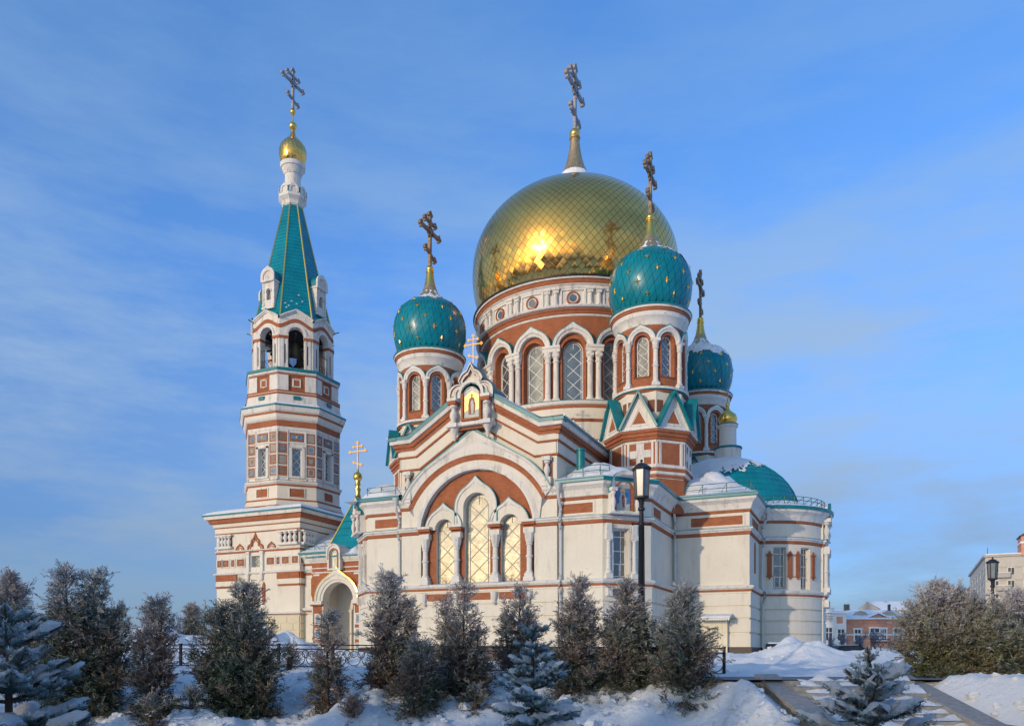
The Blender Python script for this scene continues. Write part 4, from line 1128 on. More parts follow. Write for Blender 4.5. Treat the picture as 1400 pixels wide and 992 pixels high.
fn = MB(); fn.lathe((0, ty, 0), [(.26, 12.65), (.2, 12.95), (.26, 13.2), (.26, 13.3), (.15, 13.35), (.15, 13.5), (.26, 13.55), (.22, 13.7), (.22, 13.95), (.33, 14.05), (.38, 14.25), (.3, 14.5), (.12, 14.65), (.07, 14.9)], 'gold', 16); fn.build('finial', po)
cross('cross', 2.25, 1.5, po, (0, ty, 14.8), rot=0, mat='gold_matt', ornate=False)

# ---------------------------------------------------------------- bell tower
bt = empty('bell_tower', (TX, 0, 0), cath)
HB = 4.72
sq = [(-HB, -HB), (HB, -HB), (HB, HB), (-HB, HB)]
m = MB()
F = [(lambda s, d, z: (s, -HB - d, z)), (lambda s, d, z: (HB + d, s, z)), (lambda s, d, z: (-s, HB + d, z)), (lambda s, d, z: (-HB - d, -s, z))]
for k, P in enumerate(F):
    wall(m, P, -HB, HB, -.8, 12.2, [(-.15, .52, 3.4, 6.3, 'rect'), (-.15, .5, 7.45, 8.45, 'rect')], 'cream', dep=.45)
    # surround of the window, balusters, trefoil
    if k < 2:
        for sg in (-1, 1):
            q = -.15 + sg * .95
            m.box(P, q - .14, q + .14, 0, .10, 4.4, 5.85, 'brick')
            m.prism(P, [(q - .14, 5.85), (q, 6.1), (q + .14, 5.85)], 0, .10, 'brick'); m.prism(P, [(q - .14, 4.4), (q, 4.15), (q + .14, 4.4)], 0, .10, 'brick')
            q = -.15 + sg * .78
            m.box(P, q - .15, q + .15, 0, .18, 6.95, 8.75, 'white'); m.box(P, q - .2, q + .2, 0, .24, 8.6, 8.8, 'white'); m.box(P, q - .18, q + .18, 0, .26, 6.8, 7.0, 'white')
            m.lathe_at(P, q, .1, [(.04, 6.2), (.14, 6.4), (.1, 6.55), (.18, 6.85)], 'white', 8)
        for (cx_, r_, z_) in ((-1.95, .36, 9.0), (1.65, .36, 9.0)):
            archband(m, P, [(ring(cx_, r_, z_, z_ - .05), 0), (ring(cx_, r_, z_, z_ - .05), .07), (ring(cx_, r_ + .13, z_, z_ - .05, .12), .08), (ring(cx_, r_ + .13, z_, z_ - .05, .12), 0)], 'brick')
            archband(m, P, [(ring(cx_, .2, z_, z_ - .05), 0), (ring(cx_, .2, z_, z_ - .05), .04), (ring(cx_, .26, z_, z_ - .05), .04), (ring(cx_, .26, z_, z_ - .05), 0)], 'brick')
        T = [(-.15 + a, b) for a, b in [(-.85, 8.9), (-.84, 9.1)] + arc(-.5, 9.1, .34, PI, PI * .45, 5) + arc(0, 9.5, .48, PI * .85, PI * .62, 4) + [(0, 10.3)] + [(-a, b) for a, b in reversed([(-.85, 8.9), (-.84, 9.1)] + arc(-.5, 9.1, .34, PI, PI * .45, 5) + arc(0, 9.5, .48, PI * .85, PI * .62, 4))]]
        T2 = [(-.15 + (a + .15) * .72, 8.9 + (b - 8.9) * .78) for a, b in T]
        m.sweep(P, T, [(-.07, 0), (-.07, .1), (.08, .1), (.08, 0)], 'brick'); m.sweep(P, T2, [(-.04, 0), (-.04, .05), (.04, .05), (.04, 0)], 'brick')
        for sg in (-1, 1):   # recessed baluster rows at the corners
            a, b = (-4.6, -2.75) if sg < 0 else (2.45, 4.68)
            m.box(P, a + .1, b - .1, 0, .02, 9.35, 10.35, 'brick_dark')
            for i in range(4):
                q = a + .35 + (b - a - .7) * i / 3
                m.lathe_at(P, q, .16, baluster_prof(.22, 9.4, 10.3), 'white', 10)
            m.box(P, a, b, 0, .34, 9.2, 9.4, 'white'); m.box(P, a, b, 0, .34, 10.32, 10.46, 'white')
        for (q, w_) in ((-4.35, .26), (-3.6, .36), (-2.75, .2), (-1.85, .42), (1.55, .42), (2.4, .18), (3.2, .38), (4.25, .34)):
            m.box(P, q - w_, q + w_, 0, .03, 7.6, 8.2, 'brick_dark' if w_ < .2 else 'brick')
            for (a, b, c_, e) in ((q - w_ - .1, q - w_, 7.5, 8.3), (q + w_, q + w_ + .1, 7.5, 8.3), (q - w_, q + w_, 7.5, 7.6), (q - w_, q + w_, 8.2, 8.3)): m.box(P, a, b, 0, .06, c_, e, 'white')
            m.box(P, q - w_ * .45, q + w_ * .45, .03, .05, 7.75, 8.05, 'tile_brown')
        for sg in (-1, 1):   # brick consoles at the corners
            a, b = sorted((sg * (HB + .02), sg * 2.3))
            m.box(P, a, b, 0, .12, 6.3, 6.85, 'brick'); m.box(P, a + (0 if sg < 0 else .15), b - (.15 if sg < 0 else 0), 0, .1, 5.85, 6.3, 'cream'); m.box(P, a + (0 if sg < 0 else .1), b - (.1 if sg < 0 else 0), 0, .13, 5.7, 5.85, 'brick')
    # rusticated blocks
    for j in range(6):
        z0 = 3.1 - (j + 1) * .66
        x = -HB + (0 if j % 2 else -.0); wds = 1.35
        st = -HB - (wds / 2 if j % 2 else 0)
        while st < HB:
            a, b = max(-HB + .02, st + .02), min(HB - .02, st + wds - .02)
            if b > a + .05: m.box(P, a, b, 0, .07, z0 + .03, z0 + .63, 'ochre')
            st += wds
m.plan(sq, [(.05, 3.12), (.1, 3.18), (.1, 3.26), (.18, 3.28), (.22, 3.4), (.0, 3.46)], ['white', 'brick_dark', 'white', 'white', 'snow'])
m.plan(sq, [(0, 6.85), (.14, 6.86), (.2, 6.9), (.22, 7.0), (.12, 7.03), (.0, 7.08)], ['white', 'white', 'white', 'white', 'snow'])
m.plan(sq, [(0, 8.75), (.06, 8.77), (.06, 8.9), (.1, 8.92), (.12, 9.0), (0, 9.06)], ['brick', 'brick', 'white', 'white', 'white'])
m.plan(sq, [(.0, 10.5), (.05, 10.52), (.05, 10.6), (.1, 10.62), (.1, 11.05), (.14, 11.07), (.14, 11.14), (.2, 11.18), (.26, 11.45), (.45, 11.47), (.55, 11.8), (.72, 11.83), (.8, 12.08), (.86, 12.1), (.9, 12.12), (.9, 12.24)],
       ['brick', 'brick', 'cream', 'cream', 'brick', 'brick', 'cream', 'cream', 'brick', 'brick', 'brick', 'white', 'white', 'teal', 'teal'])
m.build('base', bt)
for k in (0, 1):
    glazing(F[k], -.15, .52, 3.4, 6.3, 'rect', -.4, 'glass_pale', lattice=False, bars=[(.3, 0, .3, 1), (-.35, 0, -.35, 1), (-1, .78, 1, .78), (-1, .42, 1, .42), (-1, .1, 1, .1)]).build('window', bt)
    glazing(F[k], -.15, .5, 7.45, 8.45, 'rect', -.4, 'glass_pale', .1, .5, .04).build('window', bt)
m = MB(); rows = []
for q in range(6):
    f = q / 5; m_ = [(x * (1 - f) + (x / HB * 3.9) * f, y * (1 - f) + (y / HB * 3.9) * f, 12.24 + .5 * f ** .6) for x, y in [(a / HB * (HB + .9), b / HB * (HB + .9)) for a, b in sq]]
    r_ = []
    for i in range(4):
        for j in range(8):
            a, b = m_[i], m_[(i + 1) % 4]; v = [a[c_] + (b[c_] - a[c_]) * j / 8 for c_ in range(3)]
            r_.append((v[0], v[1], v[2] + (.1 * noise.noise(Vector(v)) if q else 0)))
    rows.append(r_)
m.grid(rows, 'snow', True, True); m.build('snow_roof', bt)
# lower octagon with tiles
OC = MB(); AP = 4.02
sc_ = lambda pr: [(r_ - 1, z) for r_, z in pr]
OC.plan(oct_path(1), sc_([(4.42, 12.0), (4.42, 12.85), (4.36, 12.9), (4.18, 13.35), (4.22, 13.36), (4.22, 13.48), (4.08, 13.52), (4.06, 14.65), (4.14, 14.67), (4.14, 14.8), (4.28, 14.95), (4.3, 15.08), (AP, 15.14), (AP, 15.2)]),
        ['brick', 'brick', 'cream', 'brick', 'brick', 'white', 'cream', 'brick', 'brick', 'white', 'white', 'white', 'cream'])
OC.plan(oct_path(1), sc_([(AP, 19.62), (4.06, 19.64), (4.06, 19.9), (4.12, 19.92), (4.12, 20.4), (4.2, 20.45), (4.3, 20.6), (4.34, 20.95), (4.42, 20.97), (4.42, 21.1), (4.52, 21.2), (4.62, 21.55), (4.66, 21.57), (4.66, 21.7), (4.2, 22.0), (4.06, 22.75), (4.12, 22.78), (4.12, 22.9), (4.06, 22.94), (4.06, 22.98), (4.12, 23.0), (4.12, 23.1), (3.82, 23.12), (3.82, 24.5), (3.9, 24.52), (3.9, 24.66), (4.0, 24.7), (4.05, 24.85), (4.12, 24.87), (4.14, 25.1), (3.4, 25.3)]),
        ['white', 'white', 'brick', 'brick', 'white', 'white', 'cream', 'brick', 'brick', 'white', 'white', 'teal', 'teal', 'snow', 'white', 'brick', 'brick', 'white', 'white', 'brick', 'brick', 'brick', 'brick', 'brick', 'brick', 'white', 'white', 'teal', 'teal', 'teal'])
for k in range(8):
    P = face(AP, k)
    hw = AP * math.tan(PI / 8)
    wall(OC, P, -hw, hw, 15.1, 19.65, [(0, .42, 15.55, 18.05, 'rect')], 'white', dep=.35)
    Pb = face(4.07, k); hb_ = 4.06 * math.tan(PI / 8)
    for (x0, x1, z0, z1) in ((-.62, .62, 13.7, 14.42),):
        OC.box(Pb, x0, x1, -.01, .012, z0, z1, 'brick')
        for q in ((x0 - .1, x0, z0 - .08, z1 + .1), (x1, x1 + .1, z0 - .08, z1 + .1), (x0, x1, z1, z1 + .1), (x0, x1, z0 - .08, z0)): OC.box(Pb, q[0], q[1], -.01, .06, q[2], q[3], 'white')
    tiles = [(sx * 1.215, .385, z0, z0 + .84) for sx in (-1, 1) for z0 in (15.55, 16.55, 17.55)] + [(sx * 1.215, .385, 18.55, 19.4) for sx in (-1, 1)] + [(0, .62, 18.62, 19.4)]
    for n_, (q, w_, z0, z1) in enumerate(tiles):
        OC.box(P, q - w_, q + w_, 0, .012, z0, z1, 'brick')
        OC.box(P, q - w_ * .78, q + w_ * .78, .012, .022, z0 + .1, z1 - .1, 'tile_grey' if n_ % 2 else 'tile_brown')
        OC.box(P, q - w_ * .42, q + w_ * .42, .022, .032, z0 + .24, z1 - .24, ['tile_blue', 'tile_brown', 'tile_grey'][(n_ + k) % 3])
        if w_ > .5:
            for sx in (-1, 1): OC.prism(P, [(q + sx * .1, z0 + .39), (q + sx * .45, z1 - .15), (q + sx * .5, z0 + .39), (q + sx * .45, z0 + .15)], .03, .04, 'tile_blue')
            OC.ball(P(q, .04, (z0 + z1) / 2), .1, 'icon_gold', 8)
    for x in (-1.64, -.79, .79, 1.64): OC.box(P, x - .035, x + .035, 0, .07, 15.2, 19.6, 'white')
    for x0, x1 in ((-1.6, -.83), (.83, 1.6)):
        for z in (15.45, 16.45, 17.46, 18.46, 19.46): OC.box(P, x0, x1, 0, .065, z, z + .07, 'white')
    OC.box(P, -.83 + .04, .79 - .04, 0, .065, 18.46, 18.56, 'white')
    for sx in (-1, 1): OC.box(P, sx * .56 - .12, sx * .56 + .12, 0, .10, 15.4, 18.2, 'white')
    OC.box(P, -.68, .68, 0, .1, 18.05, 18.22, 'white'); OC.box(P, -.68, .68, 0, .12, 15.38, 15.54, 'white')
    # band of squares and blocks
    Q = face(3.82, k); h2 = 3.82 * math.tan(PI / 8)
    for sg in (-1, 1):
        a, b = sorted((sg * (h2 + .07), sg * .72)); OC.box(Q, a, b, -.01, .14, 23.12, 24.5, 'white')
    OC.box(Q, -.38, .38, 0, .04, 23.5, 24.25, 'white'); OC.box(Q, -.26, .26, .04, .05, 23.62, 24.13, 'brick'); 
    for sx in (-1, 1): OC.box(Q, sx * .30 - .05, sx * .30 + .05, .04, .09, 23.5, 24.25, 'white')
    OC.box(Q, -.3, .3, .04, .09, 23.5, 23.58, 'white'); OC.box(Q, -.3, .3, .04, .09, 24.17, 24.25, 'white')
    OC.box(face(4.1, k), -.3, .3, -.2, .14, 22.3, 22.62, 'teal')
OC.build('octagon', bt)
for k in range(8):
    glazing(face(AP, k), 0, .42, 15.55, 18.05, 'rect', -.3, 'glass', .07, .72, .04).build('window', bt)
# belfry
bf = MB(); AB = 3.52; hb_ = AB * math.tan(PI / 8); gt = lambda s: 29.72 + .78 * (1 - abs(s) / hb_) ** .8
ex = [hb_ * (i / 10 - 1) for i in range(21)]
for k in range(8):
    P = face(AB, k)
    wall(bf, P, -hb_, hb_, 25.2, gt, [(0, .70, 25.25, 28.3, 'arch')], 'white', dep=.6, extra=ex)
    Pi = face(AB - .6, k); hi = (AB - .6) * math.tan(PI / 8)
    wall(bf, Pi, -hi, hi, 25.2, 29.6, [(0, .70, 25.25, 28.3, 'arch')], 'white', dep=.01)
    for sg in (-1, 1):
        a, b = sorted((sg * .68, sg * (hb_ + .03)))
        bf.box(P, a, b, -.6, .06, 28.12, 28.3, 'white'); bf.box(P, a, b, -.6, .09, 27.88, 28.12, 'brick')
        bf.box(P, sg * .98 - .045, sg * .98 + .045, -.0, .012, 25.7, 27.4, 'dark')
        bf.box(P, sg * .8 - .07, sg * .8 + .07, 0, .05, 25.3, 27.88, 'white'); bf.box(P, sg * 1.17 - .08, sg * 1.17 + .08, 0, .05, 25.3, 27.88, 'white')
    # brick wave over the arch
    pts = [(-hb_ + 2 * hb_ * i / 16) for i in range(17)]
    wv = lambda s: 28.95 + .62 * (math.cos(PI * s / hb_) * .5 + .5) ** .8
    lo = [P(s, .03, wv(s) - .17) for s in pts]; hi_ = [P(s, .03, wv(s) + .17) for s in pts]
    bf.strip(lo, hi_, 'brick')
    bf.strip([P(s, .0, wv(s) + .17) for s in pts], hi_, 'brick'); bf.strip([P(s, .0, wv(s) - .17) for s in pts], lo, 'brick')
    archband(bf, P, [(ring(0, .70, 28.3, 28.25), 0), (ring(0, .70, 28.3, 28.25), .07), (ring(0, .9, 28.3, 28.25), .09), (ring(0, .9, 28.3, 28.25), 0)], 'white')
    tp = [(s, gt(s)) for s in ex]
    bf.sweep(P, tp, [(.0, -.7), (.06, -.7), (.06, .2), (-.04, .2), (-.1, .1), (-.16, .1), (-.16, 0)], ['teal', 'teal', 'white', 'white', 'white', 'white'])
    bf.ball(P(0, .12, 30.6), .1, 'teal', 8)
    # railing with a diamond rosette in each opening
    bf.tube([P(-.7, -.1, 27.0), P(.7, -.1, 27.0)], .025, 'iron', 5)
    bf.tube([P(-.7, -.1, 26.1), P(.7, -.1, 26.1)], .02, 'iron', 5)
    for q in (-.35, .35):
        bf.tube([P(q + .3 * math.cos(2 * PI * i / 12), -.1, 25.72 + .3 * math.sin(2 * PI * i / 12)) for i in range(13)], .02, 'iron', 4)
        for a_ in (PI / 4, 3 * PI / 4): bf.tube([P(q - .3 * math.cos(a_), -.1, 25.72 - .3 * math.sin(a_)), P(q + .3 * math.cos(a_), -.1, 25.72 + .3 * math.sin(a_))], .018, 'iron', 4)
bf.lathe((0, 0, 0), [(3.4, 25.22), (.01, 25.23)], 'brick_dark', 8, False, rot=PI / 8); bf.lathe((0, 0, 0), [(3.3, 29.6), (.01, 29.62)], 'dark', 8, False, rot=PI / 8)
for a_ in (0, PI / 4, PI / 2, 3 * PI / 4): bf.tube([(3.1 * math.cos(a_), 3.1 * math.sin(a_), 28.6), (-3.1 * math.cos(a_), -3.1 * math.sin(a_), 28.6)], .09, 'bark', 6)
for k in range(8):
    p_ = oct_path(AB + .1)[k]; v = Vector((p_[0], p_[1], 0)).normalized()
    bf.tube([(p_[0], p_[1], 29.7), (p_[0] + v.x * .45, p_[1] + v.y * .45, 29.82)], .05, 'rail_green', 5)
bf.build('belfry', bt)
sh = MB(); P = face(AB, 1)
sh.prism(P, [(-.62, 26.2), (.02, 26.2), (.0, 25.75), (-.3, 25.4), (-.6, 25.75)], -.06, -.02, 'icon_blue', back=True)
sh.prism(P, [(-.5, 26.12), (-.1, 26.12), (-.12, 25.85), (-.3, 25.6), (-.48, 25.85)], -.02, -.01, 'lamp_glass')
sh.prism(P, [(-.40, 26.05), (-.20, 26.05), (-.24, 25.85), (-.3, 25.75), (-.36, 25.85)], -.01, .0, 'icon_blue')
sh.build('shield', bt)
# tent
tn = MB()
R0, R1, z0, z1 = 3.45, .82, 29.55, 41.5
for k in range(8):
    a, b = PI / 8 + PI / 4 * k, PI / 8 + PI / 4 * (k + 1)
    L_ = 34
    for j in range(L_):
        f0, f1 = j / L_, (j + 1) / L_
        def q(an, f, o=0): R_c = (R0 + (R1 - R0) * f) / math.cos(PI / 8) + o; return (R_c * math.cos(an), R_c * math.sin(an), z0 + (z1 - z0) * f)
        tn.poly([q(a, f0, .02), q(b, f0, .02), q(b, f1, 0), q(a, f1, 0)], 'teal_tile')
    tn.tube([q(a, i / 6) for i in range(7)], .075, 'gold', 6)
for k, (x, z) in enumerate([(-.9, 31.2), (-.6, 31.0), (-.35, 31.5), (.6, 31.6), (.1, 31.3), (-.8, 30.8), (.3, 32.2)]):
    P = face(3.45 - (z - 29.55) * .22 + .03, 1); tn.ball(P(x, -.06, z), .13, 'snow', 8, .05)
tn.build('tent_roof', bt)
for k in range(0, 8, 2):
    dm = MB(); P = face(3.0, k)
    x0 = .60
    wall(dm, P, -x0, x0, 30.9, 33.75, [(0, .25, 31.6, 32.35, 'arch')], 'white', dep=.3, d=.25)
    for sg in (-1, 1):
        dm.poly([P(sg * x0, .25, 30.9), P(sg * x0, .25, 33.75), P(sg * x0, -1.2, 33.75), P(sg * x0, -1.2, 30.9)], 'white')
        for z in (31.1, 31.7, 32.3): dm.box(P, sg * x0 - .09, sg * x0 + .09, -.3, .34, z, z + .14, 'white')
        dm.box(P, sg * x0 - .07, sg * x0 + .07, -.3, .31, 31.0, 33.2, 'white')
    dm.poly([P(a, -.03, z) for a, z in outline(0, .25, 31.6, 32.35, 'arch')], 'tile_grey')
    archband(dm, P, [(ring(0, .25, 32.35, 32.3), .25), (ring(0, .25, 32.35, 32.3), .32), (ring(0, .34, 32.35, 32.3), .32), (ring(0, .34, 32.35, 32.3), .25)], 'white')
    dm.box(P, -x0 - .14, x0 + .14, -1.2, .46, 33.2, 33.36, 'white'); dm.box(P, -x0 - .1, x0 + .1, -.8, .4, 30.75, 30.95, 'white')
    dm.prism(P, ring(0, .72, 33.7, 33.36), -1.7, .34, 'white', side='teal')
    archband(dm, P, [(ring(0, .5, 33.65, 33.36), .34), (ring(0, .5, 33.65, 33.36), .42), (ring(0, .56, 33.65, 33.36), .46), (ring(0, .76, 33.72, 33.36, .1), .46), (ring(0, .76, 33.72, 33.36, .1), .3)], 'white')
    dm.build('dormer', bt)
nk = MB()
nk.plan(oct_path(1), sc_([(.80, 41.2), (.84, 41.5), (.9, 41.55), (.98, 41.9), (1.18, 42.1), (1.24, 42.15), (1.24, 42.4), (1.1, 42.45), (1.1, 42.8)]), 'white')
for k in range(8):
    P = face(1.12, k); hk = .46
    archband(nk, P, [(ring(0, .26, 42.75, 42.45), .0), (ring(0, .28, 42.75, 42.45), .1), (ring(0, .42, 42.75, 42.45, .12), .12), (ring(0, .42, 42.75, 42.45, .12), -.3)], ['white', 'white', 'teal'])
    nk.prism(P, ring(0, .4, 42.75, 42.45), -.3, .02, 'white')
nk.lathe((0, 0, 0), [(1.0, 42.9), (.76, 43.3), (.72, 43.4), (.72, 44.5), (.8, 44.55), (.8, 44.65), (.9, 44.8), (1.0, 45.1), (1.12, 45.15), (1.16, 45.4), (1.16, 45.5), (.9, 45.55)], ['teal', 'white'] + ['white'] * 9, 24)
nk.build('lantern', bt)
GD = [(.92, 45.5), (1.12, 45.9), (1.24, 46.5), (1.2, 47.0), (.98, 47.45), (.62, 47.85), (.35, 48.15), (.2, 48.5), (.13, 48.85)]
g = tiled_dome('dome', GD, 22, 1.6, 'gold_tile', 'gold_dull', bt, gap=.04, lift=.02, jit=lambda z: .03, twist=.3, rmin=.1)
fn = MB(); fn.lathe((0, 0, 0), [(.24, 48.4), (.15, 48.9), (.1, 49.0)], 'gold_dull', 12); fn.ball((0, 0, 49.2), .38, 'gold', 14); fn.tube([(0, 0, 49.4), (0, 0, 51.2)], .06, 'gold_dull', 6); fn.ball((0, 0, 50.55), .27, 'gold', 12)
fn.build('finial', bt)
cross('cross', 3.55, 2.7, bt, (0, 0, 50.85), mat='frost_metal', seed=21)
# bells hang in the belfry
def bell(x, y, ztop, s_, label):
    b = empty('church_bell', (x, y, ztop)); tag(b, label, 'bell', 'bells of the belfry')
    m = MB(); m.lathe((0, 0, 0), [(.01, -.12 * s_), (.22 * s_, -.15 * s_), (.3 * s_, -.3 * s_), (.34 * s_, -.7 * s_), (.42 * s_, -.95 * s_), (.58 * s_, -1.15 * s_), (.54 * s_, -1.17 * s_), (.38 * s_, -.95 * s_), (.28 * s_, -.4 * s_)], 'bronze', 20)
    m.build('body', b)
    m = MB(); m.tube([(0, 0, 0), (0, 0, -.15 * s_)], .06, 'iron'); m.tube([(-.12 * s_, 0, -.12 * s_), (0, 0, 0), (.12 * s_, 0, -.12 * s_)], .03, 'iron'); m.build('crown', b)
    m = MB(); m.tube([(0, 0, -.3 * s_), (0, 0, -1.1 * s_)], .025, 'iron'); m.ball((0, 0, -1.15 * s_), .08 * s_, 'iron', 8); m.build('clapper', b)
bell(TX, -2.0, 28.5, 1.25, 'dark bronze bell hanging in the left front arch of the belfry')
bell(TX + 1.3, -1.3, 28.5, 1.9, 'large bronze bell in the middle front arch of the belfry')
bell(TX + 2.1, 0.2, 28.5, 1.0, 'small bronze bell by the right arch of the belfry')
# ---------------------------------------------------------------- snowy ground
def sst(a, b, x):
    t = max(0, min(1, (x - a) / (b - a))); return t * t * (3 - 2 * t)
PILES = [(1095, 37, .62, 1.7), (1072, 38.5, .45, 1.0), (1125, 36, .35, 1.5), (1165, 34, .08, 2.2), (1225, 46, .28, 3.2), (1180, 50, .15, 2.5), (1020, 40, .12, 2), (255, 46, .85, 4.0), (195, 46, .6, 3.4), (130, 46, .6, 3), (60, 46, .5, 3), (372, 43, .75, 2.4), (415, 43, .6, 2.0), (462, 39, .45, 1.8), (330, 42, .6, 1.5), (500, 38, .3, 2), (620, 34, .1, 2),
         (300, 21.5, .35, 1.2), (250, 22, .35, .8), (490, 22.5, .55, 1.0), (455, 21.5, .35, .8), (510, 24, .4, .7), (600, 22.5, .4, .9), (905, 22.5, .45, .7), (880, 21.5, .35, .6), (1340, 19.5, .12, 1.6), (1385, 17, .15, 1.2), (1290, 22, .1, 1.6), (230, 24, .3, .9), (400, 26, .3, 1.2), (170, 21.8, .3, .8)]
PW = [(*spot(a, b), h, w_) for a, b, h, w_ in PILES]
def rt(x, y):
    dx, dy = x - CX, y - CY
    return dx * RT[0] + dy * RT[1], dx * FW[0] + dy * FW[1]
def base_z(r, t):
    zt = -.78 + .18 * sst(24, 31, t) + .42 * sst(33, 41, t) * (1 - sst(-15, -10, r) * (1 - sst(5, 9, r)) * (1 - sst(46, 50, t))) - .05 - .9 * sst(56, 64, t) * sst(4, 14, r) - .5 * sst(60, 90, t)
    te1 = 28.5 - 2.5 * sst(-8, 4, r) - 5 * sst(4.5, 7.3, r) - 1.5 * sst(11.5, 14, r)
    te0 = te1 - 7.5 + 2.5 * sst(5, 9, r)
    low = -2.4 + .25 * sst(12, 15, r)
    return low + (zt - low) * sst(te0, te1, t), sst(te0 - 2, te0, t) * (1 - sst(te1 - 1, te1 + .5, t))
def in_path(r, t): return sst(5.6, 6.4, r) * (1 - sst(19, 21, r)) * sst(21.9, 22.1, t) * (1 - sst(24.3, 24.7, t))
def ground_z(x, y):
    r, t = rt(x, y); z, bank = base_z(r, t)
    pth = in_path(r, t)
    for px_, py_, h, w_ in PW:
        d2 = ((x - px_) ** 2 + (y - py_) ** 2) / (w_ * w_)
        if d2 < 6:
            n1 = noise.noise(Vector((x * 1.1, y * 1.1, 1.3)))
            z += h * math.exp(-d2) * (1 + .5 * n1) * (1 - pth)
    near = 1 - sst(52, 60, t)
    if near > 0 and t > 3:
        a = noise.fractal(Vector((x * .45, y * .45, 0)), 1.0, 2.0, 3) * .16
        v = noise.noise(Vector((x * 1.9, y * 1.9, 5))); b = abs(noise.noise(Vector((x * 3.1, y * 3.1, 9))))
        chunk = (.5 + .5 * noise.noise(Vector((x * .35, y * .35, 7))))
        rough = sst(11.8, 12.6, r) * (1 - sst(23, 26, t)) + .6 * sst(-30, -20, -abs(r - 2)) * bank
        z += near * rough * (.16 * abs(noise.noise(Vector((x * 1.6, y * 1.6, 21)))) + .10 * abs(noise.noise(Vector((x * 4, y * 4, 2)))))
        z += near * (1 - .93 * pth) * (a + .07 * v + (.24 * b + .14 * v * v + .10 * abs(noise.noise(Vector((x * 5.5, y * 5.5, 3))))) * chunk * (.5 + 1.4 * bank))
    if 5.5 < r < 14 and t < 22.3 and t > 15: z = min(z, -.95 - .26 * (22.3 - t) - .2 + max(0, r - 11.65, 7.25 - r) * .8)
    return z - (.05 * pth)
def axis_pts(a, b, st, far):
    p = []; x = a
    while x <= b: p.append(x); x += st
    lo, hi = [], []; s_ = st; x = a
    while x > -far: s_ *= 1.35; x -= s_; lo.append(x)
    s_ = st; x = p[-1]
    while x < far: s_ *= 1.35; x += s_; hi.append(x)
    return lo[::-1] + p + hi
g = MB(); RX = axis_pts(-30, 30, .13, 3500); TY = axis_pts(14, 50, .13, 3500)
rows = []
for t in TY:
    row = []
    for r in RX:
        x = CX + r * RT[0] + t * FW[0]; y = CY + r * RT[1] + t * FW[1]
        row.append((x, y, ground_z(x, y)))
    rows.append(row)
g.grid(rows, 'snow', True)
tag(g.build('snowy_ground', recalc=False), kind='structure')
pth = MB(); rows = []
for t in [21.95 + .3 * i for i in range(10)]:
    rows.append([(CX + r * RT[0] + t * FW[0], CY + r * RT[1] + t * FW[1], -.80 + .008 * noise.noise(Vector((r, t, 0)))) for r in [6 + .4 * j for j in range(38)]])
pth.grid(rows, 'asphalt', True)
tag(pth.build('path', recalc=False), kind='structure')

cl = MB(); rc = random.Random(11)
for k in range(900):
    px_ = rc.uniform(-20, 1420); t_ = rc.choice([rc.uniform(18.5, 26), rc.uniform(17, 23), rc.uniform(34, 41)])
    x, y = spot(px_, t_); r_, tt_ = rt(x, y)
    if 7 < r_ < 12 and t_ < 25 or in_path(r_, t_) > .1: continue
    s_ = rc.uniform(.03, .13) * (1.8 if rc.random() < .12 else 1); z = ground_z(x, y); ph = rc.uniform(0, 9)
    rows = []
    for i in range(6):
        e = -PI / 2 + PI * i / 5
        rows.append([(x + s_ * math.cos(e) * math.cos(b) * q_, y + s_ * math.cos(e) * math.sin(b) * q_, z + s_ * .15 + s_ * .7 * math.sin(e) * q_) for b, q_ in [(2 * PI * j / 8, 1 + .8 * noise.noise(Vector((math.cos(2 * PI * j / 8) * 2.2 + ph, math.sin(2 * PI * j / 8) * 2.2, e * 2.1)))) for j in range(8)]])
    cl.grid(rows, 'snow', False, True)
tag(cl.build('snow_clods', recalc=False), 'lumps of broken snow strewn over the bank', 'snow', kind='stuff')

# ---------------------------------------------------------------- stone stair with its two parapets
def SF(s, d, z): return (CX + s * RT[0] + d * FW[0], CY + s * RT[1] + d * FW[1], z)   # s right, d forward
st = empty('stone_stair', SF(9.4, 21.5, -.8)); tag(st, 'beige stone stair descending between two low parapets, patched with snow', 'stair')
def rel(o, f): return lambda s, d, z: tuple(Vector(f(s, d, z)) - Vector(o.location))
Q = rel(st, SF)
m = MB()
for i in range(7):
    z1 = -.82 - .15 * i; d1 = 22.0 - .42 * i
    m.box(Q, 7.7, 11.2, d1 - .45, d1 if i else 22.4, z1 - .9, z1, 'stone_top', back=True)
m.build('steps', st)
for s0, s1 in ((7.25, 7.75), (11.15, 11.65)):
    m = MB()
    prof = [(22.9, -.72), (22.9, -2.9), (18.0, -2.9), (18.0, -1.78), (18.4, -1.78)]
    f = lambda s, d, z: Q(d, s, z)
    m.prism(f, prof, s0, s1, 'stone', back=True)
    for k in range(4): # joints of the facing blocks
        d_ = 22.2 - k * 1.15
        m.box(Q, s0 - .012, s0 + .01, d_ - 1.1, d_, -2.6, -1.1 - .23 * (22.9 - d_) * .95, 'stone')
    cp_ = [(22.95, -.66), (22.95, -.76), (18.45, -1.83), (17.9, -1.83), (17.9, -1.72), (18.4, -1.72)]
    m.prism(f, cp_, s0 - .07, s1 + .07, 'stone_top', back=True)
    m.build('parapet', st)
sn = MB()
for i in range(7):
    z1 = -.82 - .15 * i; d1 = 22.0 - .42 * i
    rows = []
    for a in range(3):
        rows.append([Q(7.8 + .28 * j, d1 - .1 - .15 * a, z1 + .01 + (.05 + .07 * noise.noise(Vector((j * .5, i, a)))) * (1 if a == 1 else .2)) for j in range(13)])
    if i in (1, 4, 6): sn.grid(rows, 'snow', True)
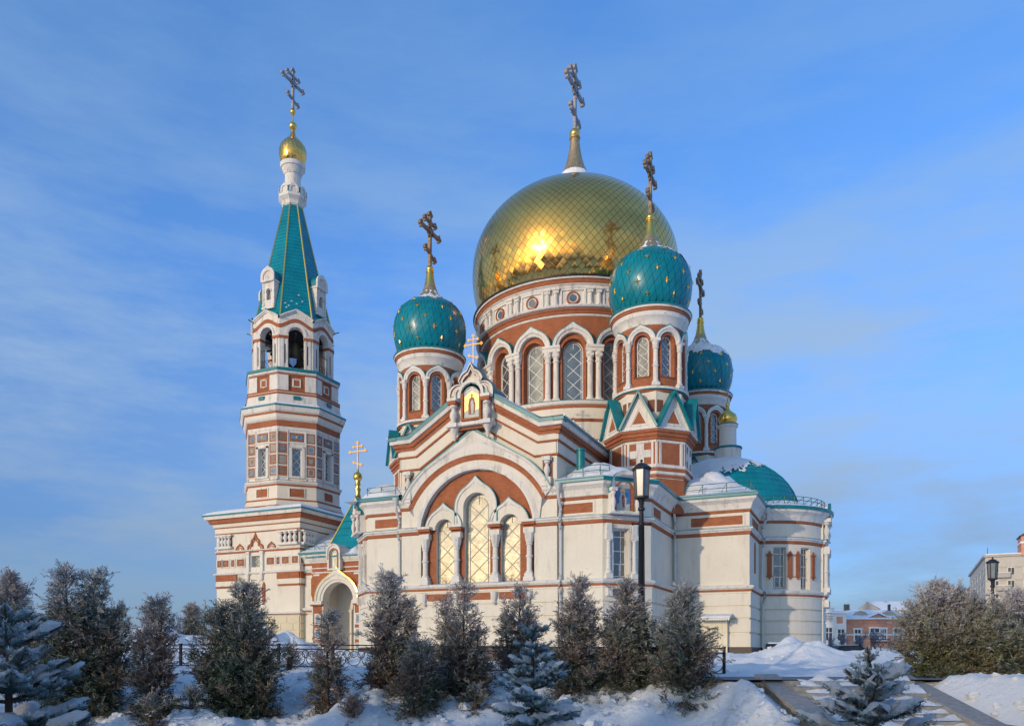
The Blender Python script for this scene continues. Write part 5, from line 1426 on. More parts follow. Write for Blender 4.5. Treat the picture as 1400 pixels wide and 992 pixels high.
sn.grid([[Q(8.0 + 3.15 * j / 20, 21.9 - 3.3 * i / 22, -.86 - .357 * 3.3 * i / 22 + .10 + .17 * noise.noise(Vector((j * .33, i * .3, 4))) + .05 * noise.noise(Vector((j * .9, i * .9, 8)))) for j in range(21)] for i in range(23)], 'snow', True)
sn.build('snow', st)

# ---------------------------------------------------------------- iron fences
def iron_fence(pts, label, step=2.3, h=.92):
    x0, y0 = pts[0]; f = empty('iron_fence', (x0, y0, ground_z(x0, y0))); tag(f, label, 'fence')
    o = Vector(f.location)
    posts = []
    for (a, b) in zip(pts, pts[1:]):
        L = math.hypot(b[0] - a[0], b[1] - a[1]); n = max(1, round(L / step))
        for i in range(n): posts.append((a[0] + (b[0] - a[0]) * i / n, a[1] + (b[1] - a[1]) * i / n))
    posts.append(pts[-1])
    gz = lambda p: base_z(*rt(*p))[0]
    for p in posts:
        m = MB(); z = gz(p); q = lambda s, d, zz: (p[0] - o.x + s, p[1] - o.y + d, zz - o.z)
        m.box(q, -.045, .045, -.045, .045, z - .2, z + h + .03, 'iron', back=True); m.box(q, -.06, .06, -.06, .06, z + h + .03, z + h + .06, 'iron', back=True)
        m.build('post', f)
    for a, b in zip(posts, posts[1:]):
        m = MB(); P = plane(*a, *b); L = P.len; za, zb_ = gz(a), gz(b)
        Z = lambda s, zz: za + (zb_ - za) * s / L + zz
        T = lambda s, zz: (P(s, 0, 0)[0] - o.x, P(s, 0, 0)[1] - o.y, Z(s, zz) - o.z)
        for zz in (h, h - .16, .1): m.tube([T(.03, zz), T(L - .03, zz)], .024, 'iron', 5)
        n = max(2, round(L / .58)); w_ = L / n
        for i in range(n):
            for (cs, cz, r_) in ((w_ * (i + .5), .42, .27), (w_ * i, .58, .14)):
                if cs < .1: continue
                m.tube([T(cs + r_ * math.cos(2 * PI * k / 16), cz + r_ * math.sin(2 * PI * k / 16)) for k in range(17)], .017, 'iron', 5)
        m.build('panel', f)
    return f
iron_fence([spot(-40, 35), spot(381, 30), spot(990, 25)], 'low dark iron fence with ring panels running behind the long row of evergreens')
iron_fence([spot(1191, 45), spot(1300, 44), spot(1480, 42)], 'low dark iron fence with ring panels beside the big frosted bushes on the right')

# ---------------------------------------------------------------- street lamps
def street_lamp(px, t, ztop, lh, label):
    x, y = spot(px, t); gz = ground_z(x, y); l = empty('street_lamp', (x, y, gz)); tag(l, label, 'street lamp', 'lantern posts of the square')
    H = ztop - gz; k = lh / 1.2
    m = MB()
    m.lathe((0, 0, 0), [(.2, -.3), (.2, .25), (.15, .35), (.13, .9), (.1, 1.0), (.085, 1.1), (.08, H - lh - .9), (.11, H - lh - .86), (.11, H - lh - .80), (.085, H - lh - .76), (.07, H - lh - .4), (.12, H - lh - .36), (.12, H - lh - .3), (.075, H - lh - .26), (.09, H - lh - .1), (.14, H - lh)], 'iron', 16)
    for a in range(12): m.tube([(.125 * math.cos(PI * a / 6), .125 * math.sin(PI * a / 6), 1.1), (.088 * math.cos(PI * a / 6), .088 * math.sin(PI * a / 6), H - lh - .9)], .012, 'iron', 4)
    m.tube([(-.3 * RT[0], -.3 * RT[1], H - lh - .83), (.3 * RT[0], .3 * RT[1], H - lh - .83)], .03, 'iron', 6)
    for sg in (-1, 1): m.ball((sg * .3 * RT[0], sg * .3 * RT[1], H - lh - .83), .05, 'iron', 8)
    m.build('post', l)
    n = 6; b = MB(); z0 = H - lh; z1 = H - lh * .22
    rb, rtp = .215 * k, .265 * k
    b.lathe((0, 0, 0), [(.06, z0 - .04), (.16 * k, z0), (rb + .03, z0 + .04), (rb + .03, z0 + .1), (rb, z0 + .1)], 'iron', n, False)
    b.lathe((0, 0, 0), [(rtp, z1), (rtp + .05, z1), (rtp + .07, z1 + .06), (rtp + .02, z1 + .1), (rtp * .55, z1 + .2 * k), (.05, z1 + .24 * k)], 'iron', n, False)
    for a in range(n): 
        c, s_ = math.cos(2 * PI * a / n), math.sin(2 * PI * a / n); b.tube([(rb * c, rb * s_, z0 + .05), (rtp * c, rtp * s_, z1)], .024, 'iron', 5)
    b.tube([(0, 0, z1 + .2 * k), (0, 0, H)], .015, 'iron', 5); b.ball((0, 0, z1 + .3 * k), .05, 'iron', 8)
    b.build('lantern', l)
    gl = MB(); gl.lathe((0, 0, 0), [(rb - .012, z0 + .1), (rtp - .012, z1)], 'lamp_glass', n, False); gl.build('lamp_glass', l)
street_lamp(877, 26.3, 6.42, 1.27, 'tall black lantern post standing in front of the cathedral between the evergreens')
street_lamp(1357, 43, 5.15, 1.2, 'black lantern post rising behind the frosted bushes before the pale apartment block')

# ---------------------------------------------------------------- trees
def frond():
    """one flat spray: list of (base, tip, width)"""
    B = [((0, 0), (1, 0), .05)]
    for i, x in enumerate((.12, .28, .44, .6, .74, .86)):
        l = .42 * (1 - x * .55)
        for sg in (-1, 1): B.append(((x, 0), (x + l * .72, sg * l * .72), .055))
    return B
FR = frond()
def leaf_arrays(n_sp, org, dirn, up, scale, rs, wide=1.0, droop=.15):
    """numpy: sprays -> quads; returns verts (n*13*4,3)"""
    d = dirn / np.linalg.norm(dirn, axis=1, keepdims=True)
    side = np.cross(d, up); side /= np.linalg.norm(side, axis=1, keepdims=True) + 1e-9
    nrm = np.cross(side, d)
    V = []
    for (b, e, w_) in FR:
        jit = rs.normal(0, .07, (n_sp, 3))
        bx = org + (d * b[0] + side * b[1]) * scale[:, None] - nrm * (droop * b[0] ** 2 * scale)[:, None]
        ex = org + (d * e[0] + side * e[1]) * scale[:, None] - nrm * (droop * e[0] ** 2 * scale)[:, None] + jit * scale[:, None]
        ax = ex - bx; pr = np.cross(ax, nrm + rs.normal(0, .5, (n_sp, 3))); pr /= np.linalg.norm(pr, axis=1, keepdims=True) + 1e-9
        m = bx + ax * .45; ww = (w_ * scale * wide)[:, None]
        V.append(np.stack([bx, m + pr * ww, ex, m - pr * ww], 1))
    return np.concatenate(V, 0)
def quads_mesh(name, V, Cc, mat, parent, loc=(0, 0, 0)):
    nq = len(V); me = bpy.data.meshes.new(name)
    me.vertices.add(nq * 4); me.vertices.foreach_set('co', V.reshape(-1).astype(np.float32))
    me.loops.add(nq * 4); me.loops.foreach_set('vertex_index', np.arange(nq * 4, dtype=np.int32))
    me.polygons.add(nq); me.polygons.foreach_set('loop_start', np.arange(nq, dtype=np.int32) * 4)
    try: me.polygons.foreach_set('loop_total', np.full(nq, 4, dtype=np.int32))
    except Exception: pass
    me.materials.append(MAT[mat]); me.update(calc_edges=True)
    at = me.color_attributes.new('tint', 'FLOAT_COLOR', 'POINT')
    c4 = np.ones((nq, 4, 4), np.float32); c4[:, :, :3] = Cc[:, None, :]
    at.data.foreach_set('color', c4.reshape(-1))
    me.validate()
    o = bpy.data.objects.new(name, me); COL.objects.link(o); o.parent = parent; o.location = loc
    return o
GREEN = np.array([.045, .075, .042]); BROWN = np.array([.16, .10, .065]); FROST = np.array([.66, .63, .68]); OLIVE = np.array([.17, .16, .05])
def evergreen(px, ytop, ybase, hw, t, label, seed, brown=.3, frost=.5, leaders=None, dens=1.0, name='evergreen_tree', cat='evergreen tree', group='evergreens in a row in front of the cathedral', olive=0., waist=0., sc=1.0):
    rs = np.random.RandomState(seed)
    x, y = spot(px, t); zb = hz(ybase, t); H = hz(ytop, t) - zb; W = 1.08 * hw / 1060 * t
    gz = ground_z(x, y); zb = min(zb, gz); H = hz(ytop, t) - zb
    tr = empty(name, (x, y, zb)); tag(tr, label, cat, group)
    R3 = np.array([RT[0], RT[1], 0]); F3 = np.array([FW[0], FW[1], 0])
    if leaders is None: leaders = [(0, 1.0, 1.0), (-.45, .8, .6), (.45, .74, .6), (.1, .88, .5)]
    org, dr, up, scl, hh, outer = [], [], [], [], [], []
    tk = MB()
    for (off, hf, rw) in leaders:
        fo = rs.uniform(-.35, .35)
        b0 = R3 * off * W * .75 + F3 * fo * W; h1 = H * hf
        lean = R3 * rs.uniform(-.10, .10) * W
        tk.tube([tuple(b0 * .25 + np.array([0, 0, -.2])), tuple(b0 * .8 + np.array([0, 0, h1 * .35])), tuple(b0 + lean * .5 + np.array([0, 0, h1 * .7])), tuple(b0 + lean + np.array([0, 0, h1 * .985]))], .07 * rw + .02, 'bark', 6, r2=.012)
        nb = int(215 * dens * hf * (rw ** .7) * (H / 4) * 1.15)
        for b in range(nb):
            f = rs.uniform(.03, .97) ** .95
            R = 1.12 * W * rw * (1 - f) ** .55 * (1 - waist * math.exp(-((f - .45) / .12) ** 2)) * (1.0 if f > .12 else .75 + f * 2)
            R *= (.78 + .35 * math.sin(f * 17 + seed + off * 9)) if rs.rand() < .6 else 1
            R = max(R, .12)
            a = rs.uniform(0, 2 * PI); L = R * rs.choice([rs.uniform(.45, .95), rs.uniform(.9, 1.25)], p=[.75, .25])
            d0 = np.array([math.cos(a), math.sin(a), 0])
            z0 = h1 * f - L * .30
            lift = rs.uniform(.25, .75) + .5 * f - (.5 if f < .25 else 0)
            p0 = b0 * min(1, f * 1.6 + .25) + lean * f + np.array([0, 0, max(.05, z0)])
            ns = max(2, int(L / .105))
            e_ = p0 + d0 * L + np.array([0, 0, L * lift])
            if b % 3 == 0: tk.tube([tuple(p0), tuple((p0 + e_) / 2 + np.array([0, 0, L * .04])), tuple(e_)], .014, 'bark', 4, r2=.004)
            for k in range(ns + 1):
                q = .3 + .7 * (k + rs.rand()) / (ns + 1)
                p = p0 + (e_ - p0) * q + rs.normal(0, .05, 3)
                dd = d0 * .75 + np.array([0, 0, lift * .9]) + rs.normal(0, .48, 3)
                org.append(p); dr.append(dd); up.append(np.array([0, 0, 1]) + rs.normal(0, .5, 3)); scl.append(rs.uniform(.2, .42) * (1 - .2 * f) * (.8 + .45 * q) * sc); hh.append(f * hf); outer.append(q)
        # the tip
        for k in range(int(14 * rw) + 5):
            f = rs.uniform(.86, 1.0); p = b0 + lean * f + np.array([0, 0, h1 * f - .1])
            org.append(p); dr.append(rs.normal(0, .45, 3) + np.array([0, 0, .9])); up.append(rs.normal(0, 1, 3)); scl.append(rs.uniform(.16, .3) * sc); hh.append(hf); outer.append(1)
    tk.build('trunk', tr, recalc=False)
    org = np.array(org); dr = np.array(dr); up = np.array(up); scl = np.array(scl); hh = np.array(hh); outer = np.array(outer)
    n = len(org)
    V = leaf_arrays(n, org, dr, up, scl, rs, wide=.72)
    nb_ = len(FR)
    H2 = np.tile(hh, nb_); O2 = np.tile(outer, nb_); pos = V[:, 2, :]
    # patches: hoar frost thickens towards twig ends and upper boughs; brown and green foliage lie in clumps
    cl = np.array([noise.noise(Vector((float(p[0]) * 1.3 + seed, float(p[1]) * 1.3, float(p[2]) * 1.1))) for p in org]); C2 = np.tile(cl, nb_)
    bm = np.clip(brown + C2 * 1.3 + rs.normal(0, .12, len(C2)), 0, 1)[:, None]
    col = GREEN * (1 - bm) + BROWN * bm
    if olive: 
        om = (np.clip(olive - .3 * H2 - C2, 0, 1) * (rs.rand(len(C2)) < .6))[:, None]; col = col * (1 - om) + OLIVE * om
    fr = frost * (.10 + 1.45 * H2 ** 1.5) * (.4 + .85 * O2) + rs.normal(0, .17, len(H2)) - .06
    fm = np.clip(fr, 0, 1)[:, None] * .62
    col = (col * (1 - fm) + FROST * fm) * rs.uniform(.75, 1.25, (len(H2), 1))
    quads_mesh('crown', V, col, 'leaf', tr)
    # a few pads of snow caught in the boughs
    sp = MB()
    for k in range(int(5 + 4 * dens)):
        i = rs.randint(n)
        if hh[i] > .6 or outer[i] < .55: continue
        c = org[i]; s_ = rs.uniform(.06, .13)
        rows = [[(c[0] + s_ * q * math.cos(a_) * (1 + .3 * math.sin(a_ * 2 + k)), c[1] + s_ * q * math.sin(a_), c[2] + .04 + s_ * .5 * (1 - q * q)) for a_ in [2 * PI * j / 9 for j in range(9)]] for q in (1.1, .8, .45, .05)]
        sp.grid(rows, 'snow', True, True)
    if sp.f: sp.build('snow_pads', tr)
    return tr
L_ = 'frosted evergreen '
evergreen(14, 782, 960, 32, 26, 'frost-tipped evergreen at the left edge behind the blue spruce', 1, .25, .55, [(0, 1, 1), (.5, .7, .6), (-.4, .8, .6)])
evergreen(112, 775, 985, 62, 23.5, 'broad dark bushy evergreen with two frosty leaders, tallest on the left', 2, .18, .5, [(-.3, 1.0, .65), (.22, .95, .75), (-.8, .72, .55), (.75, .74, .55), (0, .7, .9)], 1.5)
evergreen(213, 818, 992, 30, 22.5, 'narrow rusty brown evergreen with a ragged frosted head, left of the big dark green one', 3, .6, .5, [(0, 1, .9), (.4, .93, .5), (-.5, .75, .7)], 1.0, waist=.25)
evergreen(325, 795, 988, 60, 23, 'full dark green evergreen with one leader, before the bell tower', 4, .08, .42, [(0, 1, .8), (-.35, .82, .75), (.35, .78, .75), (.7, .42, .6), (-.75, .45, .5)], 1.6)
evergreen(448, 838, 992, 30, 23, 'short thin evergreen with bare lower stems in front of the porch arch', 5, .5, .45, [(0, 1, .85), (.5, .6, .6), (-.5, .62, .5)], .8, waist=.35)
evergreen(535, 782, 985, 43, 24, 'tall grey frosted evergreen between the porch and the gable windows', 6, .5, .65, [(-.1, 1, .9), (.6, .82, .5), (-.4, .72, .6)], 1.35)
evergreen(627, 800, 992, 50, 23.5, 'open evergreen with one tall crooked frosted leader under the middle gable window', 7, .5, .5, [(.15, 1, .6), (-.55, .93, .32), (.55, .7, .6), (-.2, .72, .7), (0, .5, 1)], 1.15)
evergreen(708, 803, 955, 36, 25.5, 'slim frosted evergreen directly behind the small blue spruce', 8, .4, .6, [(0, 1, .85), (.5, .78, .55), (-.5, .76, .5)], 1.0)
evergreen(789, 792, 990, 42, 23.5, 'frosted evergreen just left of the tall lantern post', 9, .4, .5, [(0, 1, .8), (.45, .8, .55), (-.45, .72, .7)], 1.4)
evergreen(862, 798, 988, 44, 23.5, 'dense green evergreen hiding the foot of the tall lantern post', 10, .2, .48, [(0, 1, .9), (.4, .88, .6), (-.5, .7, .7)], 1.6, olive=.3)
evergreen(938, 806, 992, 44, 22.5, 'conical evergreen at the right end of the row beside the side door', 11, .25, .48, [(-.05, 1, .95), (.4, .65, .8), (-.5, .6, .7)], 1.5)
evergreen(905, 860, 992, 26, 24.3, 'low evergreen filling the gap between the last two trees of the row', 12, .4, .35, None, .8)
evergreen(575, 880, 990, 34, 22.2, 'low brownish evergreen leaning in front of the gap below the left gable window', 13, .6, .3, None, .8)
evergreen(1284, 797, 930, 44, 24.5, 'large arching bush white with frost beside the stair, olive green inside', 14, .3, .85, [(-.1, 1, .9), (-.6, .8, .8), (.5, .93, .8), (.1, .7, 1)], 1.6, 'frosted_bush', 'bush', 'large bushes on the right', .8)
evergreen(1345, 815, 942, 46, 24, 'wide olive green bush with rusty patches, right of the arching white one', 15, .35, .6, [(-.3, 1, .9), (.4, .9, .9), (0, .7, 1)], 1.6, 'frosted_bush', 'bush', 'large bushes on the right', 1.0)
evergreen(1398, 808, 945, 42, 25, 'grey frosted bush cut off by the right edge under the apartment block', 16, .3, .8, [(-.4, 1, .9), (.4, .95, .9)], 1.5, 'frosted_bush', 'bush', 'large bushes on the right', .3)
evergreen(30, 850, 945, 30, 31, 'low dark evergreen in the gap between the two leftmost trees', 17, .3, .4, None, 1.0)

def conifer_far(px, ytop, ybase, hw, t, label, seed):
    evergreen(px, ytop, ybase, hw, t, label, seed, .1, .7, [(0, 1, 1)], .8, 'spruce_tree', 'spruce', 'spruces in the distance', sc=2.0)
conifer_far(263, 828, 880, 13, 70, 'small distant spruce standing free behind the snow bank', 31)
conifer_far(8, 790, 880, 20, 62, 'distant dark spruce at the left edge', 32)
def bare_tree(px, ytop, ybase, hw, t, label, seed, group='bare frosted trees in the distance'):
    rs = np.random.RandomState(seed); x, y = spot(px, t); zb = min(hz(ybase, t), ground_z(x, y)); H = hz(ytop, t) - zb; W = hw / 1060 * t
    tr = empty('bare_tree', (x, y, zb)); tag(tr, label, 'tree', group)
    tk = MB(); V = []; 
    def br(p, d, L, r, dep):
        e = p + d * L
        if dep < 3: tk.tube([tuple(p), tuple((p + e) / 2 + rs.normal(0, .03 * L, 3)), tuple(e)], r, 'bark', 5, r2=r * .6)
        V.append((p, d, L, dep))
        if dep == 4: return
        for k in range(5 if dep else 7):
            f = rs.uniform(.35, 1); nd = d + rs.normal(0, .55, 3) * np.array([1, 1, .6]); nd[2] += .15; nd /= np.linalg.norm(nd)
            br(p + d * L * f, nd, L * rs.uniform(.5, .72), r * .55, dep + 1)
    br(np.zeros(3), np.array([0, 0, 1.0]), H * .42, .06 * H / 4, 0)
    tk.build('trunk', tr, recalc=False)
    pts = np.array([v[0] + v[1] * v[2] for v in V]); mx = pts[:, 2].max(); mw = np.abs(pts[:, :2]).max()
    P0 = np.array([v[0] for v in V if v[3] > 2]); D = np.array([v[1] * v[2] for v in V if v[3] > 2])
    pr = np.cross(D, rs.normal(0, 1, D.shape)); pr /= np.linalg.norm(pr, axis=1, keepdims=True); wd = .016 * t / 40
    Q_ = np.stack([P0, P0 + D * .5 + pr * wd, P0 + D, P0 + D * .5 - pr * wd], 1)
    for ob in kids(tr): ob.scale = (W / mw * 1.1, W / mw * 1.1, H / mx)
    Q_ = Q_ * np.array([W / mw * 1.1, W / mw * 1.1, H / mx])
    c = np.array([.34, .31, .34]) * rs.uniform(.7, 1.15, (len(Q_), 1))
    quads_mesh('crown', Q_, c, 'leaf', tr)
for i, (px, yt, yb, hw, t, lb) in enumerate([(165, 815, 885, 22, 60, 'bare frosted tree right of the broad dark evergreen'), (205, 822, 885, 20, 64, 'bare frosted tree behind the narrow rusty evergreen'), (238, 838, 885, 14, 66, 'small bare frosted bush left of the distant spruce'), (60, 835, 885, 22, 60, 'bare frosted tree between the pale tower block and the broad evergreen'),
        (1150, 862, 892, 14, 70, 'small frosted tree beside the apse before the white house front'), (1175, 862, 892, 12, 72, 'small pinkish frosted tree left of the brick house gable'), (1197, 855, 892, 13, 70, 'taller frosted tree before the middle of the brick house'), (1222, 862, 890, 12, 72, 'small frosted tree before the right half of the brick house'), (1136, 868, 892, 9, 66, 'dark frosted shrub touching the apse')]):
    bare_tree(px, yt, yb, hw, t, lb, 40 + i)

# blue spruces close to the viewer
def blue_spruce(px, t, ytop, R, zb, label, seed, whorls=10, snowy=.5, hidden=0, wide=1.0):
    rs = np.random.RandomState(seed); x, y = spot(px, t); H = hz(ytop, t) - zb
    tr = empty('blue_spruce', (x, y, zb)); tag(tr, label, 'spruce', 'young blue spruces near the viewer')
    tk = MB(); tk.tube([(0, 0, 0), (0, 0, H * .5), (0, 0, H - .15)], .06, 'bark', 8, r2=.015)
    S0, S1, FRo = [], [], []
    def twig(a, b, fr): S0.append(a); S1.append(b); FRo.append(fr)
    pads = MB()
    twig(np.array([0, 0, H - .42]), np.array([0, 0, H]), .8)
    for w_ in range(whorls):
        f = (w_ + .3) / whorls; z = H * (.06 + .90 * f); n = 8 if f < .75 else 6
        Lr = R * (1 - f) ** .8 + .16
        for k in range(n):
            a = 2 * PI * (k + rs.uniform(-.25, .25)) / n + w_ * .9; L = Lr * rs.uniform(.62, 1.18)
            slope = -.14 + .75 * f ** 1.5 + rs.normal(0, .13); d = np.array([math.cos(a), math.sin(a), slope]); zz = z + rs.normal(0, .05)
            pos = lambda s: np.array([0, 0, zz]) + d * L * s + np.array([0, 0, -.10 * L * math.sin(s * 2.2) + .12 * L * s * s])
            tk.tube([tuple(pos(s)) for s in (0, .35, .7, 1)], .016, 'bark', 4, r2=.005)
            nseg = max(2, int(L / .13)); side = np.array([-math.sin(a), math.cos(a), 0])
            for s_ in range(nseg):
                s0 = (s_ + .0) / nseg; s1 = min(1, (s_ + 1.15) / nseg); twig(pos(s0), pos(s1), f)
                if s0 > .12:
                    for sg in (-1, 1):
                        l = L * .42 * (1 - s0 * .72) * rs.uniform(.7, 1.1) + .07; e = pos(s0) + (d * .62 + side * sg * .75) / 1.15 * l + np.array([0, 0, rs.uniform(-.02, .06)])
                        m_ = (pos(s0) + e) / 2 + np.array([0, 0, -.01]); twig(pos(s0), m_, f); twig(m_, e, f)
                        if l > .28:
                            for sg2 in (-1, 1):
                                e2 = m_ + (d * .5 + side * (sg * .5 + sg2 * .7)) * l * .45; twig(m_, e2, f)
            if rs.rand() < snowy * (1.25 - f) * 1.3 and L > .2:     # snow resting along the bough
                def pad(A_, B_, wd_):
                    D_ = B_ - A_; ln = np.linalg.norm(D_); D_ = D_ / ln; sd = np.cross(D_, [0, 0, 1.0]); sd /= np.linalg.norm(sd) + 1e-9; ph = rs.uniform(0, 90); rows = []
                    for i in range(13):
                        s = i / 12; env = max(.02, math.sin(PI * (.02 + .96 * s))) ** .6 * (.72 + .75 * noise.noise(Vector((s * ln * 9, ph, 1.5))))
                        row = []
                        for j in range(13):
                            b_ = PI * (j / 12 * 1.24 - .12); n2_ = noise.noise(Vector((s * ln * 16 + ph, j * .55, seed)))
                            k_ = env * (1 + .45 * n2_); c = A_ + D_ * ln * s + sd * (-math.cos(b_)) * wd_ * k_
                            row.append((c[0], c[1], c[2] + .01 + math.sin(b_) * wd_ * .75 * k_))
                        rows.append(row)
                    pads.grid(rows, 'snow', True)
                pad(pos(rs.uniform(.1, .3)), pos(1.0) + np.array([0, 0, .0]), L * rs.uniform(.11, .21) + .03)
                for q in range(3):
                    if rs.rand() < .75:
                        s0 = rs.uniform(.25, .75); sg = 1 if q % 2 else -1; l = L * .42 * (1 - s0 * .6)
                        pad(pos(s0), pos(s0) + (d * .62 + side * sg * .75) / 1.15 * l + np.array([0, 0, .01]), L * rs.uniform(.06, .15) + .02)
    tk.build('trunk', tr, recalc=False)
    if pads.f: pads.build('snow_pads', tr, recalc=False)
    A = np.array(S0); B = np.array(S1); FRo = np.array(FRo); n = len(A); D = B - A; Ln = np.linalg.norm(D, axis=1, keepdims=True) + 1e-9; Dn = D / Ln
    u = np.cross(Dn, np.array([0, 0, 1.0]) + rs.normal(0, .2, (n, 3))); u /= np.linalg.norm(u, axis=1, keepdims=True) + 1e-9; v = np.cross(Dn, u)
    K = 34 if t > 8 else 60; Q_ = []; cc = []
    for k in range(K):
        th = rs.uniform(0, 2 * PI, n)[:, None]; s = rs.uniform(0, 1, n)[:, None]
        rad = u * np.cos(th) + v * np.sin(th); p = A + D * s
        tip = p + rad * .038 * wide + Dn * .022; pr = np.cross(rad, Dn); pr /= np.linalg.norm(pr, axis=1, keepdims=True) + 1e-9
        w2 = .00066 * t; m_ = (p + tip) / 2
        Q_.append(np.stack([p, m_ + pr * w2, tip, m_ - pr * w2], 1))
        upf = np.clip(.5 + .55 * rad[:, 2:3], 0, 1) * rs.uniform(.3, 1.1, (n, 1))
        base = np.array([.07, .12, .115]); fr = np.array([.66, .72, .75]); cc.append(base * (1 - upf * .85) + fr * upf * .85)
    quads_mesh('crown', np.concatenate(Q_), np.concatenate(cc), 'leaf', tr)
    return tr
blue_spruce(12, 6.2, 818, 1.05, -2.35, 'snow-laden blue spruce filling the bottom left corner', 3, 13, 1.5, wide=1.0)
blue_spruce(728, 10.2, 845, .85, -2.4, 'small frosted blue spruce in the middle of the foreground with snow on its lower boughs', 5, 14, .85, wide=1.1)
blue_spruce(1190, 8.2, 893, 1.15, -2.3, 'low snow-covered blue spruce in front of the stone stair', 8, 12, 1.9)

# small dry shrubs poking out of the bank
for i, (px, py, t) in enumerate([(262, 965, 22), (480, 975, 21.5), (395, 905, 28), (205, 975, 21), (650, 960, 22.5), (1020, 960, 22)]):
    evergreen(px, py - 22, py + 14, 14, t, ['low withered shrub in the snow left of the full green tree', 'low withered shrub in the snow right of the thin tree', 'low twiggy shrub by the fence below the bell tower', 'low withered shrub at the foot of the rusty tree', 'low withered shrub in the snow left of the middle blue spruce', 'low twiggy shrub in the snow left of the stair'][i], 60 + i, .7, .35, [(0, 1, 1), (.4, .8, .7)], .5, 'dry_shrub', 'shrub', 'small withered shrubs in the snow bank')
# ---------------------------------------------------------------- town behind
plaster('house_white', (.78, .75, .70), (.4, .36, .32), .25)
brickm('house_brick', (.72, .33, .20), (.64, .28, .17), (.45, .3, .22))
plaster('panel_grey', (.42, .38, .33), (.25, .22, .2), .4)
plaster('panel_pale', (.50, .46, .40), (.3, .27, .24), .3)
plain('window_dark', (.05, .06, .07), .2, vary=.4)
def house(name, label, cat, px0, px1, t0, t1, z0, z1, depth, mat, win, roofh=0, roofmat='snow', group=None, wt=None):
    a = spot(px0, t0); b = spot(px1, t1); P = plane(*a, *b); L = P.len; o = Vector((*a, z0))
    h = empty(name, tuple(o)); tag(h, label, cat, group)
    Q = lambda s, d, z: tuple(Vector(P(s, d, z)) - o)
    m = MB(); m.box(Q, 0, L, -depth, 0, z0, z1, mat, back=True)
    if wt: m.box(Q, -.15, L + .15, -depth, .15, z1 - wt, z1, 'house_white', back=True)
    m.build('wall', h)
    for (s, w_, zb, zt_, kind) in win(L):
        f = MB(); f.box(Q, s - w_, s + w_, .0, .03, zb, zt_, 'window_dark')
        f.build('window', h)
        fr = MB()
        for sg in (-1, 1): fr.box(Q, s + sg * (w_ + .1) - .12, s + sg * (w_ + .1) + .12, 0, .12, zb - .1, zt_ + .1, 'house_white')
        fr.box(Q, s - w_ - .3, s + w_ + .3, 0, .16, zt_ + .05, zt_ + .35, 'house_white'); fr.box(Q, s - w_ - .2, s + w_ + .2, 0, .14, zb - .25, zb - .02, 'house_white')
        fr.box(Q, s - .05, s + .05, .03, .07, zb, zt_, 'house_white'); fr.box(Q, s - w_, s + w_, .03, .065, zb + (zt_ - zb) * .6, zb + (zt_ - zb) * .6 + .1, 'house_white')
        fr.build('window_frame', h)
    r = MB()
    rows = [[Q(-.5 + (L + 1) * i / 12, .5 - (depth / 2 + .5) * j / 4, z1 + .12 + roofh * j / 4 + .15 * noise.noise(Vector((i, j, L))) * (j > 0)) for i in range(13)] for j in range(5)]
    r.grid(rows, roofmat, True)
    r.grid([[Q(-.5 + (L + 1) * i / 12, .5 - depth / 2 - .5 - (depth / 2) * j, z1 + .12 + roofh * (1 - j)) for i in range(13)] for j in range(2)], roofmat, True)
    r.box(Q, -.5, L + .5, -.1, .5, z1 - .1, z1 + .14, 'snow')
    for e in (-.5, L + .5): r.poly([Q(e, .5, z1), Q(e, -depth / 2, z1 + .12 + roofh), Q(e, -depth, z1)], mat)
    r.build('roof', h)
    return h, Q, L
TB = 140
h, Q, L = house('brick_house', 'two-storey red brick house with white trim and a snowy roof, right of the apse', 'house', 1157, 1243, TB, TB, -1.5, 5.9, 14, 'house_brick', lambda L: [(L * .18, .55, 2.1, 3.9, 0), (L * .18, .55, -.9, .6, 0), (L * .45, .8, 2.2, 4.1, 0), (L * .60, .35, 2.2, 4.0, 0), (L * .82, .7, 2.2, 4.0, 0), (L * .48, .9, -.9, .4, 0), (L * .8, .7, -.9, .5, 0)], 1.9)
g_ = MB(); g_.prism(Q, [(L * .30, 5.8), (L * .40, 6.2), (L * .5, 6.7), (L * .60, 6.2), (L * .70, 5.8)], -3, .1, 'house_brick', side='snow'); g_.prism(Q, [(L * .29, 5.9), (L * .5, 6.85), (L * .71, 5.9), (L * .71, 6.1), (L * .5, 7.1), (L * .29, 6.1)], -3, .4, 'snow'); g_.build('gable', h)
g_ = MB()
g_.box(Q, 0, L, 0, .1, 2.9, 3.15, 'house_white'); g_.box(Q, 0, L, 0, .12, 5.1, 5.3, 'house_brick'); g_.build('band', h)
for s in (L * .3, L * .75):
    g_ = MB(); g_.prism(Q, [(s - 1.6, 6.5), (s - .9, 7.2), (s, 7.5), (s + .9, 7.2), (s + 1.6, 6.5)], -4.5, -1.8, 'panel_grey', side='snow'); g_.build('dormer', h)
for s in (L * .22, L * .27, L * .95):
    g_ = MB(); g_.box(Q, s - .2, s + .2, -6.5, -6.1, 7, 8.9, 'window_dark', back=True); g_.build('chimney', h)
h, Q, L = house('white_house', 'cream stepped house front with three tiny windows beside the apse', 'house', 1124, 1157, TB - 2, TB - 2, -1.5, 6.9, 10, 'house_white', lambda L: [(L * .27, .6, 2.0, 4.2, 0), (L * .78, .6, 2.0, 3.9, 0), (L * .27, .6, -.6, 1.2, 0)] + [(L * (.15 + .12 * k), .16, 5.6, 6.3, 0) for k in range(3)], .6)
